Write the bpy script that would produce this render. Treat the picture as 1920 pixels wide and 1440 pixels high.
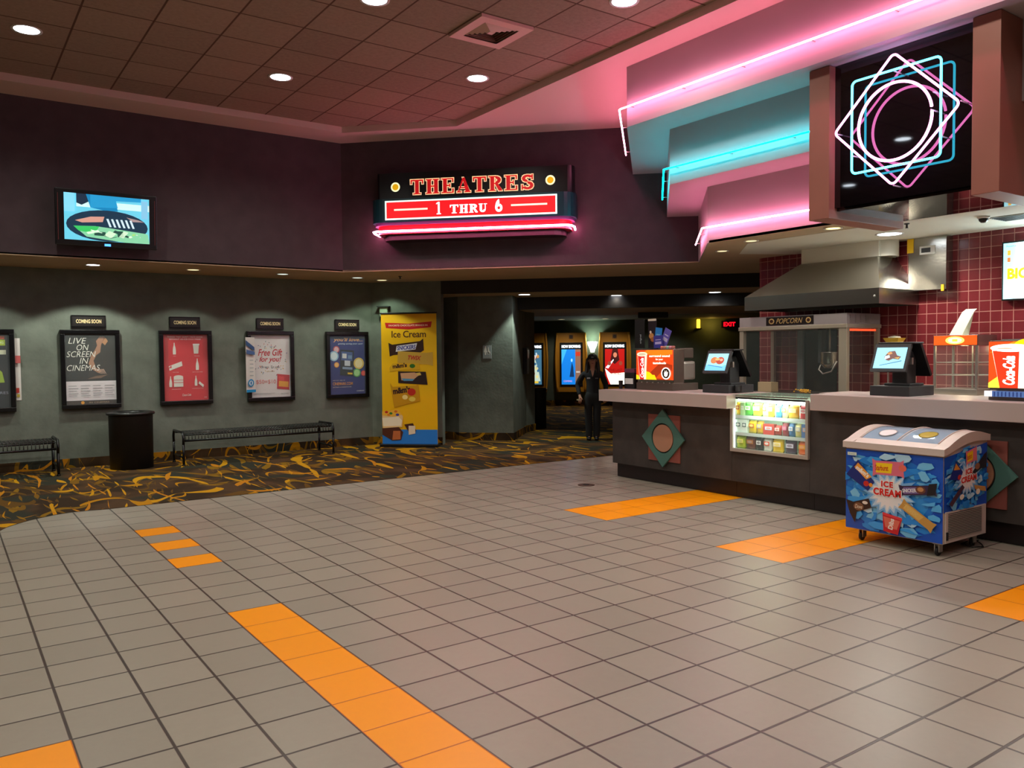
import bpy, bmesh, math, random
from mathutils import Vector, Matrix
random.seed(7)
S = bpy.context.scene
for o in list(bpy.data.objects): bpy.data.objects.remove(o)
COL = S.collection
PI = math.pi

# ------------------------------------------------------------------ camera
H = 1.5578
FPX, PIT, ROL, YAW = 1530.1, .0381, -.0096, .6117
def cam_setup():
    F = Vector((0, math.cos(PIT), -math.sin(PIT))); R0 = Vector((1, 0, 0)); U0 = R0.cross(F)
    R = math.cos(ROL)*R0 + math.sin(ROL)*U0; U = -math.sin(ROL)*R0 + math.cos(ROL)*U0
    c, s = math.cos(YAW), math.sin(YAW)
    M = Matrix(((c, s, 0), (-s, c, 0), (0, 0, 1)))
    R, U, F = M@R, M@U, M@F
    cd = bpy.data.cameras.new('camera'); cd.sensor_width = 36; cd.lens = FPX*36/1920
    cd.clip_start = .05; cd.clip_end = 200
    ob = bpy.data.objects.new('camera', cd); COL.objects.link(ob)
    ob.matrix_world = Matrix(((R.x, U.x, -F.x, 0), (R.y, U.y, -F.y, 0), (R.z, U.z, -F.z, H), (0, 0, 0, 1)))
    S.camera = ob
cam_setup()
# ------------------------------------------------------------------ world, exposure
w = bpy.data.worlds.new('world'); S.world = w; w.use_nodes = True
w.node_tree.nodes['Background'].inputs[0].default_value = (.9, .88, .84, 1)
w.node_tree.nodes['Background'].inputs[1].default_value = .045
S.view_settings.view_transform = 'Standard'; S.view_settings.look = 'None'
S.view_settings.exposure = 0; S.view_settings.gamma = 1
S.view_settings.use_curve_mapping = False

# light levels
HALL_W, SOFFIT_W, HEADER_W, KIOSK_W, FAR_W = 92, 46, 17, 78, 30
PINK = (1, .24, .44); CYAN = (0, .64, .74)
NEON_S = 18

# ------------------------------------------------------------------ materials
_m = {}
def lin(c):
    return tuple(((x/255)/12.92 if x/255 <= .04045 else ((x/255+.055)/1.055)**2.4) for x in c)
def mat(name, col, rough=.5, metal=0, emis=0, bump=0, bscale=60, var=0, vscale=3, alpha=1, spec=.5, coat=0):
    """col: sRGB 0..255; surface with optional noise variation and bump"""
    key = (name, col, rough, metal, emis, bump, bscale, var, vscale, alpha, spec, coat)
    if key in _m: return _m[key]
    m = bpy.data.materials.new(name); m.use_nodes = True; nt = m.node_tree
    b = nt.nodes['Principled BSDF']; c = (*lin(col), 1)
    b.inputs['Base Color'].default_value = c
    b.inputs['Roughness'].default_value = rough; b.inputs['Metallic'].default_value = metal
    b.inputs['Specular IOR Level'].default_value = spec
    b.inputs['Coat Weight'].default_value = coat
    if alpha < 1: b.inputs['Alpha'].default_value = alpha
    if emis:
        b.inputs['Emission Color'].default_value = c; b.inputs['Emission Strength'].default_value = emis
    tc = nt.nodes.new('ShaderNodeTexCoord')
    if var:
        n = nt.nodes.new('ShaderNodeTexNoise'); n.inputs['Scale'].default_value = vscale; n.inputs['Detail'].default_value = 6
        nt.links.new(tc.outputs['Object'], n.inputs['Vector'])
        r = nt.nodes.new('ShaderNodeValToRGB')
        r.color_ramp.elements[0].position = .3; r.color_ramp.elements[1].position = .7
        r.color_ramp.elements[0].color = tuple(x*(1-var) for x in c[:3])+(1,)
        r.color_ramp.elements[1].color = tuple(min(1, x*(1+var)) for x in c[:3])+(1,)
        nt.links.new(n.outputs['Fac'], r.inputs[0]); nt.links.new(r.outputs[0], b.inputs['Base Color'])
    if bump:
        n2 = nt.nodes.new('ShaderNodeTexNoise'); n2.inputs['Scale'].default_value = bscale; n2.inputs['Detail'].default_value = 4
        nt.links.new(tc.outputs['Object'], n2.inputs['Vector'])
        bp = nt.nodes.new('ShaderNodeBump'); bp.inputs['Strength'].default_value = bump; bp.inputs['Distance'].default_value = .01
        nt.links.new(n2.outputs['Fac'], bp.inputs['Height']); nt.links.new(bp.outputs[0], b.inputs['Normal'])
    _m[key] = m; return m
def flat(col, e=0):
    return mat('print_ink' if not e else 'lit_print', col, .45, emis=e)
def glow(name, col, strength, base=None):
    key = (name, col, strength)
    if key in _m: return _m[key]
    m = bpy.data.materials.new(name); m.use_nodes = True; nt = m.node_tree
    b = nt.nodes['Principled BSDF']
    b.inputs['Base Color'].default_value = (*(base or col), 1); b.inputs['Emission Color'].default_value = (*col, 1)
    b.inputs['Emission Strength'].default_value = strength
    _m[key] = m; return m
def glass(name, col=(200, 220, 215), a=.12):
    return mat(name, col, .05, alpha=a, spec=.6)

BLACK = mat('black_satin', (14, 13, 14), .35)
MATTE_BLACK = mat('black_matte', (16, 15, 16), .6)
CHAR = mat('charcoal_plastic', (46, 46, 48), .5, bump=.1, bscale=200)
STEEL = mat('brushed_steel', (172, 168, 160), .22, .95, bump=.05, bscale=30)
STEEL2 = mat('satin_steel', (175, 168, 160), .35, .75)
ALU = mat('aluminium_trim', (190, 180, 170), .4, .5)
WHITEM = mat('white_plastic', (225, 222, 218), .45)

# ------------------------------------------------------------------ mesh builder
class MB:
    def __init__(self): self.bm = bmesh.new(); self.mats = []
    def mi(self, m):
        if m not in self.mats: self.mats.append(m)
        return self.mats.index(m)
    def faces(self, vs, fs, m, smooth=False):
        i = self.mi(m); V = [self.bm.verts.new(v) for v in vs]; out = []
        for f in fs:
            try:
                fc = self.bm.faces.new([V[k] for k in f]); fc.material_index = i; fc.smooth = smooth; out.append(fc)
            except ValueError: pass
        return V, out
    def box(self, x0, x1, y0, y1, z0, z1, m, bev=0, M=None):
        vs = [Vector((x, y, z)) for x in (x0, x1) for y in (y0, y1) for z in (z0, z1)]
        if M: vs = [M@v for v in vs]
        V, F = self.faces(vs, [(0, 1, 3, 2), (4, 6, 7, 5), (0, 4, 5, 1), (2, 3, 7, 6), (0, 2, 6, 4), (1, 5, 7, 3)], m)
        if bev:
            es = list({e for f in F for e in f.edges})
            r = bmesh.ops.bevel(self.bm, geom=es, offset=bev, segments=2, affect='EDGES', profile=.6)
            for f in r['faces']: f.material_index = self.mi(m)
        return self
    def prism(self, poly, z0, z1, m, M=None):
        """poly xy list extruded in z (M maps local to object space)"""
        n = len(poly); vs = [Vector((p[0], p[1], z0)) for p in poly]+[Vector((p[0], p[1], z1)) for p in poly]
        if M: vs = [M@v for v in vs]
        self.faces(vs, [tuple(range(n))[::-1], tuple(range(n, 2*n))]+[(i, (i+1) % n, n+(i+1) % n, n+i) for i in range(n)], m)
        return self
    def tube(self, pts, r, m, seg=10, closed=False, caps=True):
        pts = [Vector(p) for p in pts]; n = len(pts); rings = []
        up = None
        for k in range(n):
            a = pts[(k-1) % n] if (closed or k > 0) else pts[k]; b = pts[(k+1) % n] if (closed or k < n-1) else pts[k]
            t = (b-a).normalized()
            if up is None:
                up = Vector((0, 0, 1)) if abs(t.z) < .9 else Vector((1, 0, 0))
            u = (up-t*up.dot(t))
            if u.length < 1e-4: u = t.orthogonal()
            u.normalize(); up = u; v = t.cross(u)
            rr = r[k] if isinstance(r, (list, tuple)) else r
            rings.append([pts[k]+u*math.cos(2*PI*j/seg)*rr+v*math.sin(2*PI*j/seg)*rr for j in range(seg)])
        vs = [p for R in rings for p in R]; fs = []
        for k in range(n if closed else n-1):
            k2 = (k+1) % n
            for j in range(seg): fs.append((k*seg+j, k*seg+(j+1) % seg, k2*seg+(j+1) % seg, k2*seg+j))
        if caps and not closed: fs += [tuple(range(seg))[::-1], tuple((n-1)*seg+j for j in range(seg))]
        self.faces(vs, fs, m, True); return self
    def lathe(self, prof, m, seg=32, cx=0, cy=0, cz=0, M=None, smooth=True, cap=True):
        vs = []; n = len(prof)
        for r, z in prof:
            for j in range(seg): vs.append(Vector((cx+r*math.cos(2*PI*j/seg), cy+r*math.sin(2*PI*j/seg), cz+z)))
        if M: vs = [M@v for v in vs]
        fs = [(k*seg+j, k*seg+(j+1) % seg, (k+1)*seg+(j+1) % seg, (k+1)*seg+j) for k in range(n-1) for j in range(seg)]
        if cap and prof[0][0] > 1e-6: fs.append(tuple(range(seg))[::-1])
        if cap and prof[-1][0] > 1e-6: fs.append(tuple((n-1)*seg+j for j in range(seg)))
        self.faces(vs, fs, m, smooth); return self
    def build(self, name, parent=None, sharp=True):
        me = bpy.data.meshes.new(name)
        bmesh.ops.remove_doubles(self.bm, verts=self.bm.verts, dist=1e-6)
        bmesh.ops.recalc_face_normals(self.bm, faces=self.bm.faces)
        self.bm.to_mesh(me); self.bm.free()
        for m in self.mats: me.materials.append(m)
        ob = bpy.data.objects.new(name, me); COL.objects.link(ob)
        if parent: ob.parent = parent
        return ob
def thing(name, label, cat, loc=(0, 0, 0), rotz=0, group=None):
    o = bpy.data.objects.new(name, None); o.empty_display_size = .1; COL.objects.link(o)
    o.location = loc; o.rotation_euler = (0, 0, rotz); o['label'] = label; o['category'] = cat
    if group: o['group'] = group
    return o
def tag(o, label, cat, group=None):
    o['label'] = label; o['category'] = cat
    if group: o['group'] = group
    return o
def struct(name, mb):
    o = mb.build(name); o['kind'] = 'structure'; return o
def dup(root, loc, rotz=None, label=None):
    def cp(o, par):
        c = o.copy(); COL.objects.link(c)
        if par: c.parent = par
        for ch in kids[o]: cp(ch, c)
        return c
    kids = {}
    def walk(o):
        kids[o] = [c for c in bpy.data.objects if c.parent == o]
        for c in kids[o]: walk(c)
    walk(root)
    r = cp(root, None); r.location = loc
    if rotz is not None: r.rotation_euler = (0, 0, rotz)
    if label: r['label'] = label
    return r
def light(kind, name, parent, loc, energy, col=(1, 1, 1), size=.1, spot=None, blend=.3, rot=None):
    ld = bpy.data.lights.new(name, kind); ld.energy = energy; ld.color = col
    if kind == 'SPOT': ld.spot_size = spot; ld.spot_blend = blend; ld.shadow_soft_size = size
    elif kind == 'POINT': ld.shadow_soft_size = size
    else: ld.size = size
    o = bpy.data.objects.new(name, ld); COL.objects.link(o); o.location = loc
    if rot: o.rotation_euler = rot
    if parent: o.parent = parent
    return o

# ------------------------------------------------------------------ lettering
_tc = {}
def text_geo(s, bold=0, shear=0, space=1):
    k = (s, bold, shear, space)
    if k in _tc: return _tc[k]
    cu = bpy.data.curves.new('t', 'FONT'); cu.body = s; cu.offset = bold; cu.shear = shear; cu.space_character = space
    cu.resolution_u = 3; cu.fill_mode = 'BOTH'; cu.align_x = 'CENTER'
    ob = bpy.data.objects.new('t', cu); COL.objects.link(ob)
    dg = bpy.context.evaluated_depsgraph_get(); dg.update()
    me = bpy.data.meshes.new_from_object(ob.evaluated_get(dg))
    vs = [(v.co.x, v.co.y) for v in me.vertices]; fs = [tuple(p.vertices) for p in me.polygons]
    bpy.data.objects.remove(ob); bpy.data.curves.remove(cu); bpy.data.meshes.remove(me)
    if vs:
        x0, x1 = min(v[0] for v in vs), max(v[0] for v in vs); y0, y1 = min(v[1] for v in vs), max(v[1] for v in vs)
        vs = [((x-x0)/(x1-x0), (y-y0)/(y1-y0)) for x, y in vs]
    _tc[k] = (vs, fs); return _tc[k]
def ell(cx, cy, rx, ry, n=28, a0=0, a1=2*PI):
    return [(cx+rx*math.cos(a0+(a1-a0)*i/n), cy+ry*math.sin(a0+(a1-a0)*i/n)) for i in range(n if abs(a1-a0-2*PI) < 1e-6 else n+1)]
def rotp(p, deg, c=None):
    if c is None: c = (sum(q[0] for q in p)/len(p), sum(q[1] for q in p)/len(p))
    a = math.radians(deg); return [(c[0]+(x-c[0])*math.cos(a)-(y-c[1])*math.sin(a), c[1]+(x-c[0])*math.sin(a)+(y-c[1])*math.cos(a)) for x, y in p]
def rc(x0, y0, x1, y1): return [(x0, y0), (x1, y0), (x1, y1), (x0, y1)]
# slab-serif letters as polygons on a 1 x 1.25 cell
def arcband(cx, cy, ro, ri, ry, a0, a1, n=10):
    o = [(cx+ro*math.cos(a0+(a1-a0)*i/n), cy+ro*ry*math.sin(a0+(a1-a0)*i/n)) for i in range(n+1)]
    q = [(cx+ri*math.cos(a0+(a1-a0)*i/n), cy+ri*ry*math.sin(a0+(a1-a0)*i/n)) for i in range(n+1)]
    return [[o[i], o[i+1], q[i+1], q[i]] for i in range(n)]
def slab(ch):
    s = .1; V = lambda x, w=.28: rc(x, 0, x+w, 1.25)
    sf = lambda x0, x1, y: rc(x0, y, x1, y+s)
    if ch == 'T': return [rc(.36, 0, .64, 1.25), sf(.22, .78, 0), rc(.03, 1.12, .97, 1.25), rc(.03, .88, .13, 1.25), rc(.87, .88, .97, 1.25)]
    if ch == 'H': return [V(.12), V(.62), rc(.3, .58, .7, .7), sf(.02, .47, 0), sf(.53, .98, 0), sf(.02, .47, 1.15), sf(.53, .98, 1.15)]
    if ch == 'E': return [V(.14), sf(.02, .9, 0), sf(.02, .9, 1.15), rc(.3, .58, .66, .7), rc(.8, 0, .92, .38), rc(.8, .9, .9, 1.25), rc(.6, .46, .68, .82)]
    if ch == 'A': return [[(.05, 0), (.16, 0), (.5, 1.05), (.42, 1.25)], [(.4, 1.25), (.58, 1.25), (.97, 0), (.66, 0)], rc(.2, .34, .75, .45), sf(0, .34, 0), sf(.55, 1, 0)]
    if ch == 'R': return [V(.14), sf(.02, .52, 0), sf(.02, .5, 1.15), rc(.3, .58, .55, .68)]+arcband(.5, .91, .4, .14, .84, -PI/2, PI/2)+[[(.45, .62), (.68, .62), (.98, .1), (.98, 0), (.74, 0)]]
    if ch == 'U': return [rc(.12, .4, .38, 1.25), rc(.7, .4, .8, 1.25), sf(.02, .48, 1.15), sf(.58, .94, 1.15)]+arcband(.46, .42, .34, .12, 1.2, PI, 2*PI)
    if ch == 'S': return arcband(.5, .93, .4, .15, .78, .12*PI, 1.5*PI)+arcband(.5, .34, .42, .17, .82, -.88*PI, .5*PI)+[rc(.78, .82, .88, 1.25), rc(.08, 0, .18, .42)]
    if ch == '1': return [rc(.38, 0, .66, 1.25), sf(.2, .84, 0), [(.14, 1.02), (.14, 1.12), (.42, 1.25), (.42, 1.08)]]
    if ch == '6': return arcband(.5, .4, .42, .16, .96, 0, 2*PI, 16)+arcband(.62, .42, .54, .28, 1.55, .55*PI, PI)
    return []
class Print:
    """flat printed or lit artwork on a board; u,v in 0..1 of a w x h board, facing local -y"""
    def __init__(s, w, h, base, th=.006, e=0, y0=0, x0=0, z0=0):
        s.w, s.h, s.e, s.mb, s.k = w, h, e, MB(), 0; s.x0, s.z0, s.y0, s.th = x0, z0, y0, th
        s.step = .0006; s.mb.box(x0-w/2, x0+w/2, y0-th, y0, z0, z0+h, flat(base, e)); s.yy = y0-th; s.clip = False
    def P(s, u, v, y): return (s.x0-s.w/2+u*s.w, y, s.z0+v*s.h)
    def poly(s, p, col, e=None, m=None, lay=True):
        if lay: s.yy -= s.step
        s.mb.faces([s.P(u, v, s.yy) for u, v in p], [tuple(range(len(p)))], m or flat(col, s.e if e is None else e)); return s
    def polys(s, L, col, e=None):
        s.yy -= s.step
        for p in L: s.poly(p, col, e, lay=False)
        return s
    def rect(s, a, b, c, d, col, e=None): return s.poly(rc(a, b, c, d), col, e)
    def el(s, cx, cy, rx, ry, col, e=None, n=28): return s.poly(ell(cx, cy, rx, ry, n), col, e)
    def ring(s, cx, cy, rx, ry, t, col, e=None):
        s.yy -= s.step; k = s.h/s.w; a = ell(cx, cy, rx, ry, 32); b = ell(cx, cy, rx-t, ry-t/k, 32)
        s.mb.faces([s.P(u, v, s.yy) for u, v in a+b], [(i, (i+1) % 32, 32+(i+1) % 32, 32+i) for i in range(32)], flat(col, s.e if e is None else e)); return s
    def text(s, t, cx, cy, tw, th, col, e=None, bold=.0, shear=0, rot=0, space=1):
        vs, fs = text_geo(t, bold, shear, space); s.yy -= s.step
        pw, ph = tw*s.w, th*s.h; a = math.radians(rot); out = []
        for x, y in vs:
            X, Y = (x-.5)*pw, (y-.5)*ph; X, Y = X*math.cos(a)-Y*math.sin(a), X*math.sin(a)+Y*math.cos(a)
            out.append(s.P(cx+X/s.w, cy+Y/s.h, s.yy))
        s.mb.faces(out, fs, flat(col, s.e if e is None else e)); return s
    def slabtext(s, t, x0, x1, y0, y1, col, e=None, gap=.1, grow=0):
        s.yy -= s.step; cells = sum(.45 if c == ' ' else 1+gap for c in t)-gap; cw = (x1-x0)/cells; x = x0
        for c in t:
            if c == ' ': x += .45*cw; continue
            for p in slab(c):
                q = [(x+a*cw, y0+b/1.25*(y1-y0)) for a, b in p]
                if grow:
                    mx = sum(a for a, b in q)/len(q); my = sum(b for a, b in q)/len(q)
                    q = [(a+math.copysign(grow, a-mx), b+math.copysign(grow*s.w/s.h, b-my)) for a, b in q]
                s.poly(q, col, e, lay=False)
            x += (1+gap)*cw
        return s
    def build(s, name, parent=None): 
        me = bpy.data.meshes.new(name); s.mb.bm.to_mesh(me); s.mb.bm.free()
        for m in s.mb.mats: me.materials.append(m)
        ob = bpy.data.objects.new(name, me); COL.objects.link(ob)
        if parent: ob.parent = parent
        return ob
# ================================================================== SURFACE MATERIALS
def nodes_mat(name):
    m = bpy.data.materials.new(name); m.use_nodes = True; nt = m.node_tree
    return m, nt, nt.nodes['Principled BSDF']
def math_n(nt, op, a, b=None, c=None):
    n = nt.nodes.new('ShaderNodeMath'); n.operation = op
    for i, v in enumerate((a, b, c)):
        if v is None: continue
        if isinstance(v, (int, float)): n.inputs[i].default_value = v
        else: nt.links.new(v, n.inputs[i])
    return n.outputs[0]
def sstep(nt, v, a, b):
    n = nt.nodes.new('ShaderNodeMapRange'); n.interpolation_type = 'SMOOTHSTEP'
    nt.links.new(v, n.inputs[0]); n.inputs[1].default_value = a; n.inputs[2].default_value = b
    return n.outputs[0]
def mix(nt, f, a, b):
    n = nt.nodes.new('ShaderNodeMix'); n.data_type = 'RGBA'
    if isinstance(f, (int, float)): n.inputs[0].default_value = f
    else: nt.links.new(f, n.inputs[0])
    for i, v in ((6, a), (7, b)):
        if isinstance(v, tuple): n.inputs[i].default_value = (*v, 1) if len(v) == 3 else v
        else: nt.links.new(v, n.inputs[i])
    return n.outputs[2]
def tile_mat(name, col, grout, ax, ay, sx, sy, ox, oy, gw, rough=.4, var=.12, mott=.08, grooves=.4, spec=.5):
    """square tiles on plane axes ax, ay (0,1,2) of object space"""
    m, nt, b = nodes_mat(name)
    tc = nt.nodes.new('ShaderNodeTexCoord'); sp = nt.nodes.new('ShaderNodeSeparateXYZ'); nt.links.new(tc.outputs['Object'], sp.inputs[0])
    U = math_n(nt, 'DIVIDE', math_n(nt, 'SUBTRACT', sp.outputs[ax], ox), sx); V = math_n(nt, 'DIVIDE', math_n(nt, 'SUBTRACT', sp.outputs[ay], oy), sy)
    def edge(x, s):
        f = math_n(nt, 'FRACT', x); d = math_n(nt, 'MINIMUM', f, math_n(nt, 'SUBTRACT', 1, f)); return math_n(nt, 'MULTIPLY', d, s)
    d = math_n(nt, 'MINIMUM', edge(U, sx), edge(V, sy)); g = sstep(nt, d, gw*.5, gw*.9)
    cb = nt.nodes.new('ShaderNodeCombineXYZ'); nt.links.new(math_n(nt, 'FLOOR', U), cb.inputs[0]); nt.links.new(math_n(nt, 'FLOOR', V), cb.inputs[1])
    wn = nt.nodes.new('ShaderNodeTexWhiteNoise'); nt.links.new(cb.outputs[0], wn.inputs[0])
    no = nt.nodes.new('ShaderNodeTexNoise'); no.inputs['Scale'].default_value = 22; no.inputs['Detail'].default_value = 8; no.inputs['Roughness'].default_value = .7
    nt.links.new(tc.outputs['Object'], no.inputs['Vector'])
    k = math_n(nt, 'ADD', math_n(nt, 'MULTIPLY', math_n(nt, 'SUBTRACT', wn.outputs[0], .5), var), math_n(nt, 'MULTIPLY', math_n(nt, 'SUBTRACT', no.outputs[0], .5), mott*2))
    k = math_n(nt, 'ADD', k, 1)
    hs = nt.nodes.new('ShaderNodeHueSaturation'); hs.inputs['Color'].default_value = (*lin(col), 1); nt.links.new(k, hs.inputs['Value'])
    nt.links.new(mix(nt, g, lin(grout), hs.outputs[0]), b.inputs['Base Color'])
    bp = nt.nodes.new('ShaderNodeBump'); bp.inputs['Strength'].default_value = grooves; bp.inputs['Distance'].default_value = .004
    nt.links.new(g, bp.inputs['Height']); nt.links.new(bp.outputs[0], b.inputs['Normal'])
    nt.links.new(math_n(nt, 'ADD', math_n(nt, 'MULTIPLY', no.outputs[0], .12), rough-.06), b.inputs['Roughness'])
    b.inputs['Specular IOR Level'].default_value = spec
    return m
def carpet_mat(name, scale=1.0, gain=1.0):
    m, nt, b = nodes_mat(name)
    tc = nt.nodes.new('ShaderNodeTexCoord'); P = tc.outputs['Object']
    def noise(sc, det=2, vec=P):
        n = nt.nodes.new('ShaderNodeTexNoise'); n.inputs['Scale'].default_value = sc; n.inputs['Detail'].default_value = det; nt.links.new(vec, n.inputs['Vector']); return n
    def mapping(rot, sx, sy, loc=(0, 0, 0)):
        mp = nt.nodes.new('ShaderNodeMapping'); mp.inputs['Rotation'].default_value = (0, 0, rot); mp.inputs['Scale'].default_value = (sx, sy, 1); mp.inputs['Location'].default_value = loc
        nt.links.new(P, mp.inputs[0]); return mp.outputs[0]
    base = mix(nt, sstep(nt, noise(1.6*scale, 1).outputs[0], .42, .58), lin((58, 44, 30)), lin((84, 62, 42)))
    base = mix(nt, sstep(nt, noise(1.1*scale, 1, mapping(1, 1, 1, (7, 3, 0))).outputs[0], .52, .62), base, lin((54, 54, 44)))
    col = base
    for i, (rot, sc, dist, th, c) in enumerate(((.75, 2.3, 5.5, .10, (140, 104, 26)), (-.5, 1.7, 6.5, .09, (128, 92, 28)), (.15, 2.7, 5.0, .09, (104, 74, 30)), (1.2, 1.5, 7, .07, (206, 150, 24)), (2.2, 2.0, 6, .06, (190, 132, 20)), (.4, 1.4, 7, .05, (196, 128, 28)))):
        wv = nt.nodes.new('ShaderNodeTexNoise'); wv.inputs['Scale'].default_value = sc*scale*.42; wv.inputs['Detail'].default_value = 0; wv.inputs['Distortion'].default_value = .9
        nt.links.new(mapping(rot, 1.25, .36, (i*5.3, i*2.1, 0)), wv.inputs['Vector'])
        # contour lines of a smooth field make tapering, curving strokes
        f = math_n(nt, 'FRACT', math_n(nt, 'MULTIPLY', wv.outputs[0], dist)); d = math_n(nt, 'ABSOLUTE', math_n(nt, 'SUBTRACT', f, .5))
        mk = noise(1.9*scale, 0, mapping(rot+.7, 1, 1, (i*3+11, 2, 0))).outputs[0]
        width = math_n(nt, 'MULTIPLY', sstep(nt, mk, .47, .66), th*1.15)
        s = math_n(nt, 'GREATER_THAN', width, d)
        col = mix(nt, s, col, lin(c))
    fi = noise(400, 2).outputs[0]
    hs = nt.nodes.new('ShaderNodeHueSaturation'); nt.links.new(col, hs.inputs['Color']); nt.links.new(math_n(nt, 'MULTIPLY', math_n(nt, 'ADD', fi, .5), gain), hs.inputs['Value'])
    nt.links.new(hs.outputs[0], b.inputs['Base Color']); b.inputs['Roughness'].default_value = .95; b.inputs['Specular IOR Level'].default_value = .1
    bp = nt.nodes.new('ShaderNodeBump'); bp.inputs['Strength'].default_value = .5; bp.inputs['Distance'].default_value = .004; nt.links.new(fi, bp.inputs['Height']); nt.links.new(bp.outputs[0], b.inputs['Normal'])
    return m
M_TILE = tile_mat('grey_floor_tile', (153, 144, 129), (70, 58, 52), 0, 1, .33, .3212, 1.385, 5.0, .009, rough=.34, var=.10, mott=.10)
M_ORANGE = tile_mat('orange_floor_tile', (255, 158, 0), (196, 98, 10), 0, 1, .33, .3212, 1.385, 5.0, .006, rough=.34, var=.05, mott=.05)
M_CEIL = tile_mat('acoustic_ceiling_tile', (156, 134, 118), (100, 76, 64), 0, 1, .625, .64, 4.285, 6.545, .013, rough=.9, var=.2, mott=.34, grooves=.9, spec=.1)
M_RED = tile_mat('maroon_wall_tile', (122, 42, 48), (190, 130, 120), 1, 2, .112, .112, 3.0, 1.05, .005, rough=.22, var=.16, mott=.10, grooves=.5)
M_CARPET = carpet_mat('swirl_carpet', 1.0, .9)
M_CBASE = carpet_mat('carpet_skirting', 1.3, .8)
M_WALL = mat('suede_grey_paint', (106, 112, 102), .85, bump=.25, bscale=25, var=.16, vscale=5)
M_UP = mat('dark_upper_wall', (74, 60, 64), .85, bump=.25, bscale=25, var=.12, vscale=5)  # darker and more purple than the lower wall
M_SOFF = mat('soffit_paint', (188, 164, 132), .8, var=.05)
M_TRIM = mat('cove_paint', (216, 190, 178), .7)
M_BULK = mat('bulkhead_paint', (176, 164, 166), .7, var=.03, vscale=2)
M_DARKW = mat('dark_header_paint', (44, 40, 38), .85, var=.12)
M_KCEIL = mat('white_kiosk_ceiling', (224, 220, 206), .7)

# ================================================================== SETTING
def slab_poly(name, poly, z0, z1, m): return struct(name, MB().prism(poly, z0, z1, m))
# tiled floor with its orange tiles
fb = MB()
arc = [(-8, -5), (16, -5), (16, 9.13), (1.36, 9.17), (1.18, 9.21), (1.03, 9.21), (.9, 9.17), (.78, 9.09), (.66, 9.0), (.55, 8.88), (.46, 8.76), (.4, 8.62), (.34, 8.4), (.2, 7.9), (-.3, 7.2), (-1.4, 6.4), (-3, 6), (-8, 6)]
fb.faces([(x, y, 0) for x, y in arc], [tuple(range(len(arc)))], M_TILE)
RX = lambda i: 1.385+.33*i
RY = lambda j: 5.0-.3212*j
orange = [(0, 1, -9, -8), (0, 1, -7, -6), (0, 1, -5, -4), (0, 1, 0, 12), (-14, -3, 4, 6), (11, 17, -4, -2), (11, 17, 2, 4), (11, 17, 8, 10)]
bm = fb.bm
for i in sorted({RX(r[0]) for r in orange} | {RX(r[1]) for r in orange}):
    bmesh.ops.bisect_plane(bm, geom=bm.verts[:]+bm.edges[:]+bm.faces[:], plane_co=(i, 0, 0), plane_no=(1, 0, 0))
for j in sorted({RY(r[2]) for r in orange} | {RY(r[3]) for r in orange}):
    bmesh.ops.bisect_plane(bm, geom=bm.verts[:]+bm.edges[:]+bm.faces[:], plane_co=(0, j, 0), plane_no=(0, 1, 0))
oi = fb.mi(M_ORANGE)
for f in bm.faces:
    c = f.calc_center_median()
    for a, b_, j0, j1 in orange:
        if RX(a)-.01 < c.x < RX(b_)+.01 and RY(j1)-.01 < c.y < RY(j0)+.01: f.material_index = oi
fl = struct('floor', fb)
# carpet fills everything past the tile edge
cp = MB(); edge = arc[2:]
poly = [(x, y) for x, y in edge]+[(-8, 26), (30, 26), (30, 9.13)]
cp.faces([(x, y, .004) for x, y in poly], [tuple(range(len(poly)))], M_CARPET)
cp.prism([(30, -5), (16, -5), (16, 9.13), (30, 9.13)], -.02, .002, M_CARPET)
o = struct('floor', cp)
sub = MB(); sub.box(-9, 31, -6, 27, -.2, -.02, M_DARKW); struct('floor', sub)

ZS, ZT, ZC = 2.784, 4.684, 4.77
D = lambda d, x: (x, d-x)
# poster wall, its carpet skirting
struct('wall_left', MB().box(-8, 6.1, 12.9, 13.1, 0, 2.8, M_WALL))
struct('baseboard_left', MB().box(-8, 6.1, 12.885, 12.9, 0, .135, M_CBASE))
# angled stub past the corner and header across the corridor mouth
struct('wall_angled', MB().prism([(6.1, 12.9), (6.98, 12.02), (7.1, 12.14), (6.22, 13.02)], 0, 2.8, M_WALL))
struct('baseboard_angled', MB().prism([(6.1, 12.9), (6.98, 12.02), (6.97, 12.01), (6.09, 12.89)], 0, .135, M_CBASE))
struct('wall_header', MB().prism([(6.98, 12.02), (13.5, 5.5), (13.6, 5.6), (7.08, 12.12)], 2.57, 2.8, M_DARKW))
slab_poly('ceiling', [(7.06, 12.1), (13.6, 5.56), (15, 5.9), (8.2, 12.7), (6.9, 14.0), (6.9, 12.3)], 2.57, 2.6, M_SOFF)
slab_poly('wall_header', [(6.9, 14.0), (15, 5.9), (15.1, 6.0), (7.0, 14.1)], 2.35, 2.6, M_DARKW)
slab_poly('ceiling', [(7.0, 14.1), (15.1, 6.0), (17.6, 7.5), (8.6, 16.6)], 2.35, 2.38, M_SOFF)
slab_poly('ceiling', [(8.6, 16.6), (17.6, 7.5), (27, 9), (28, 12), (12, 26), (8, 24)], 2.47, 2.5, mat('corridor_ceiling_paint', (96, 100, 86), .8))
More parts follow.
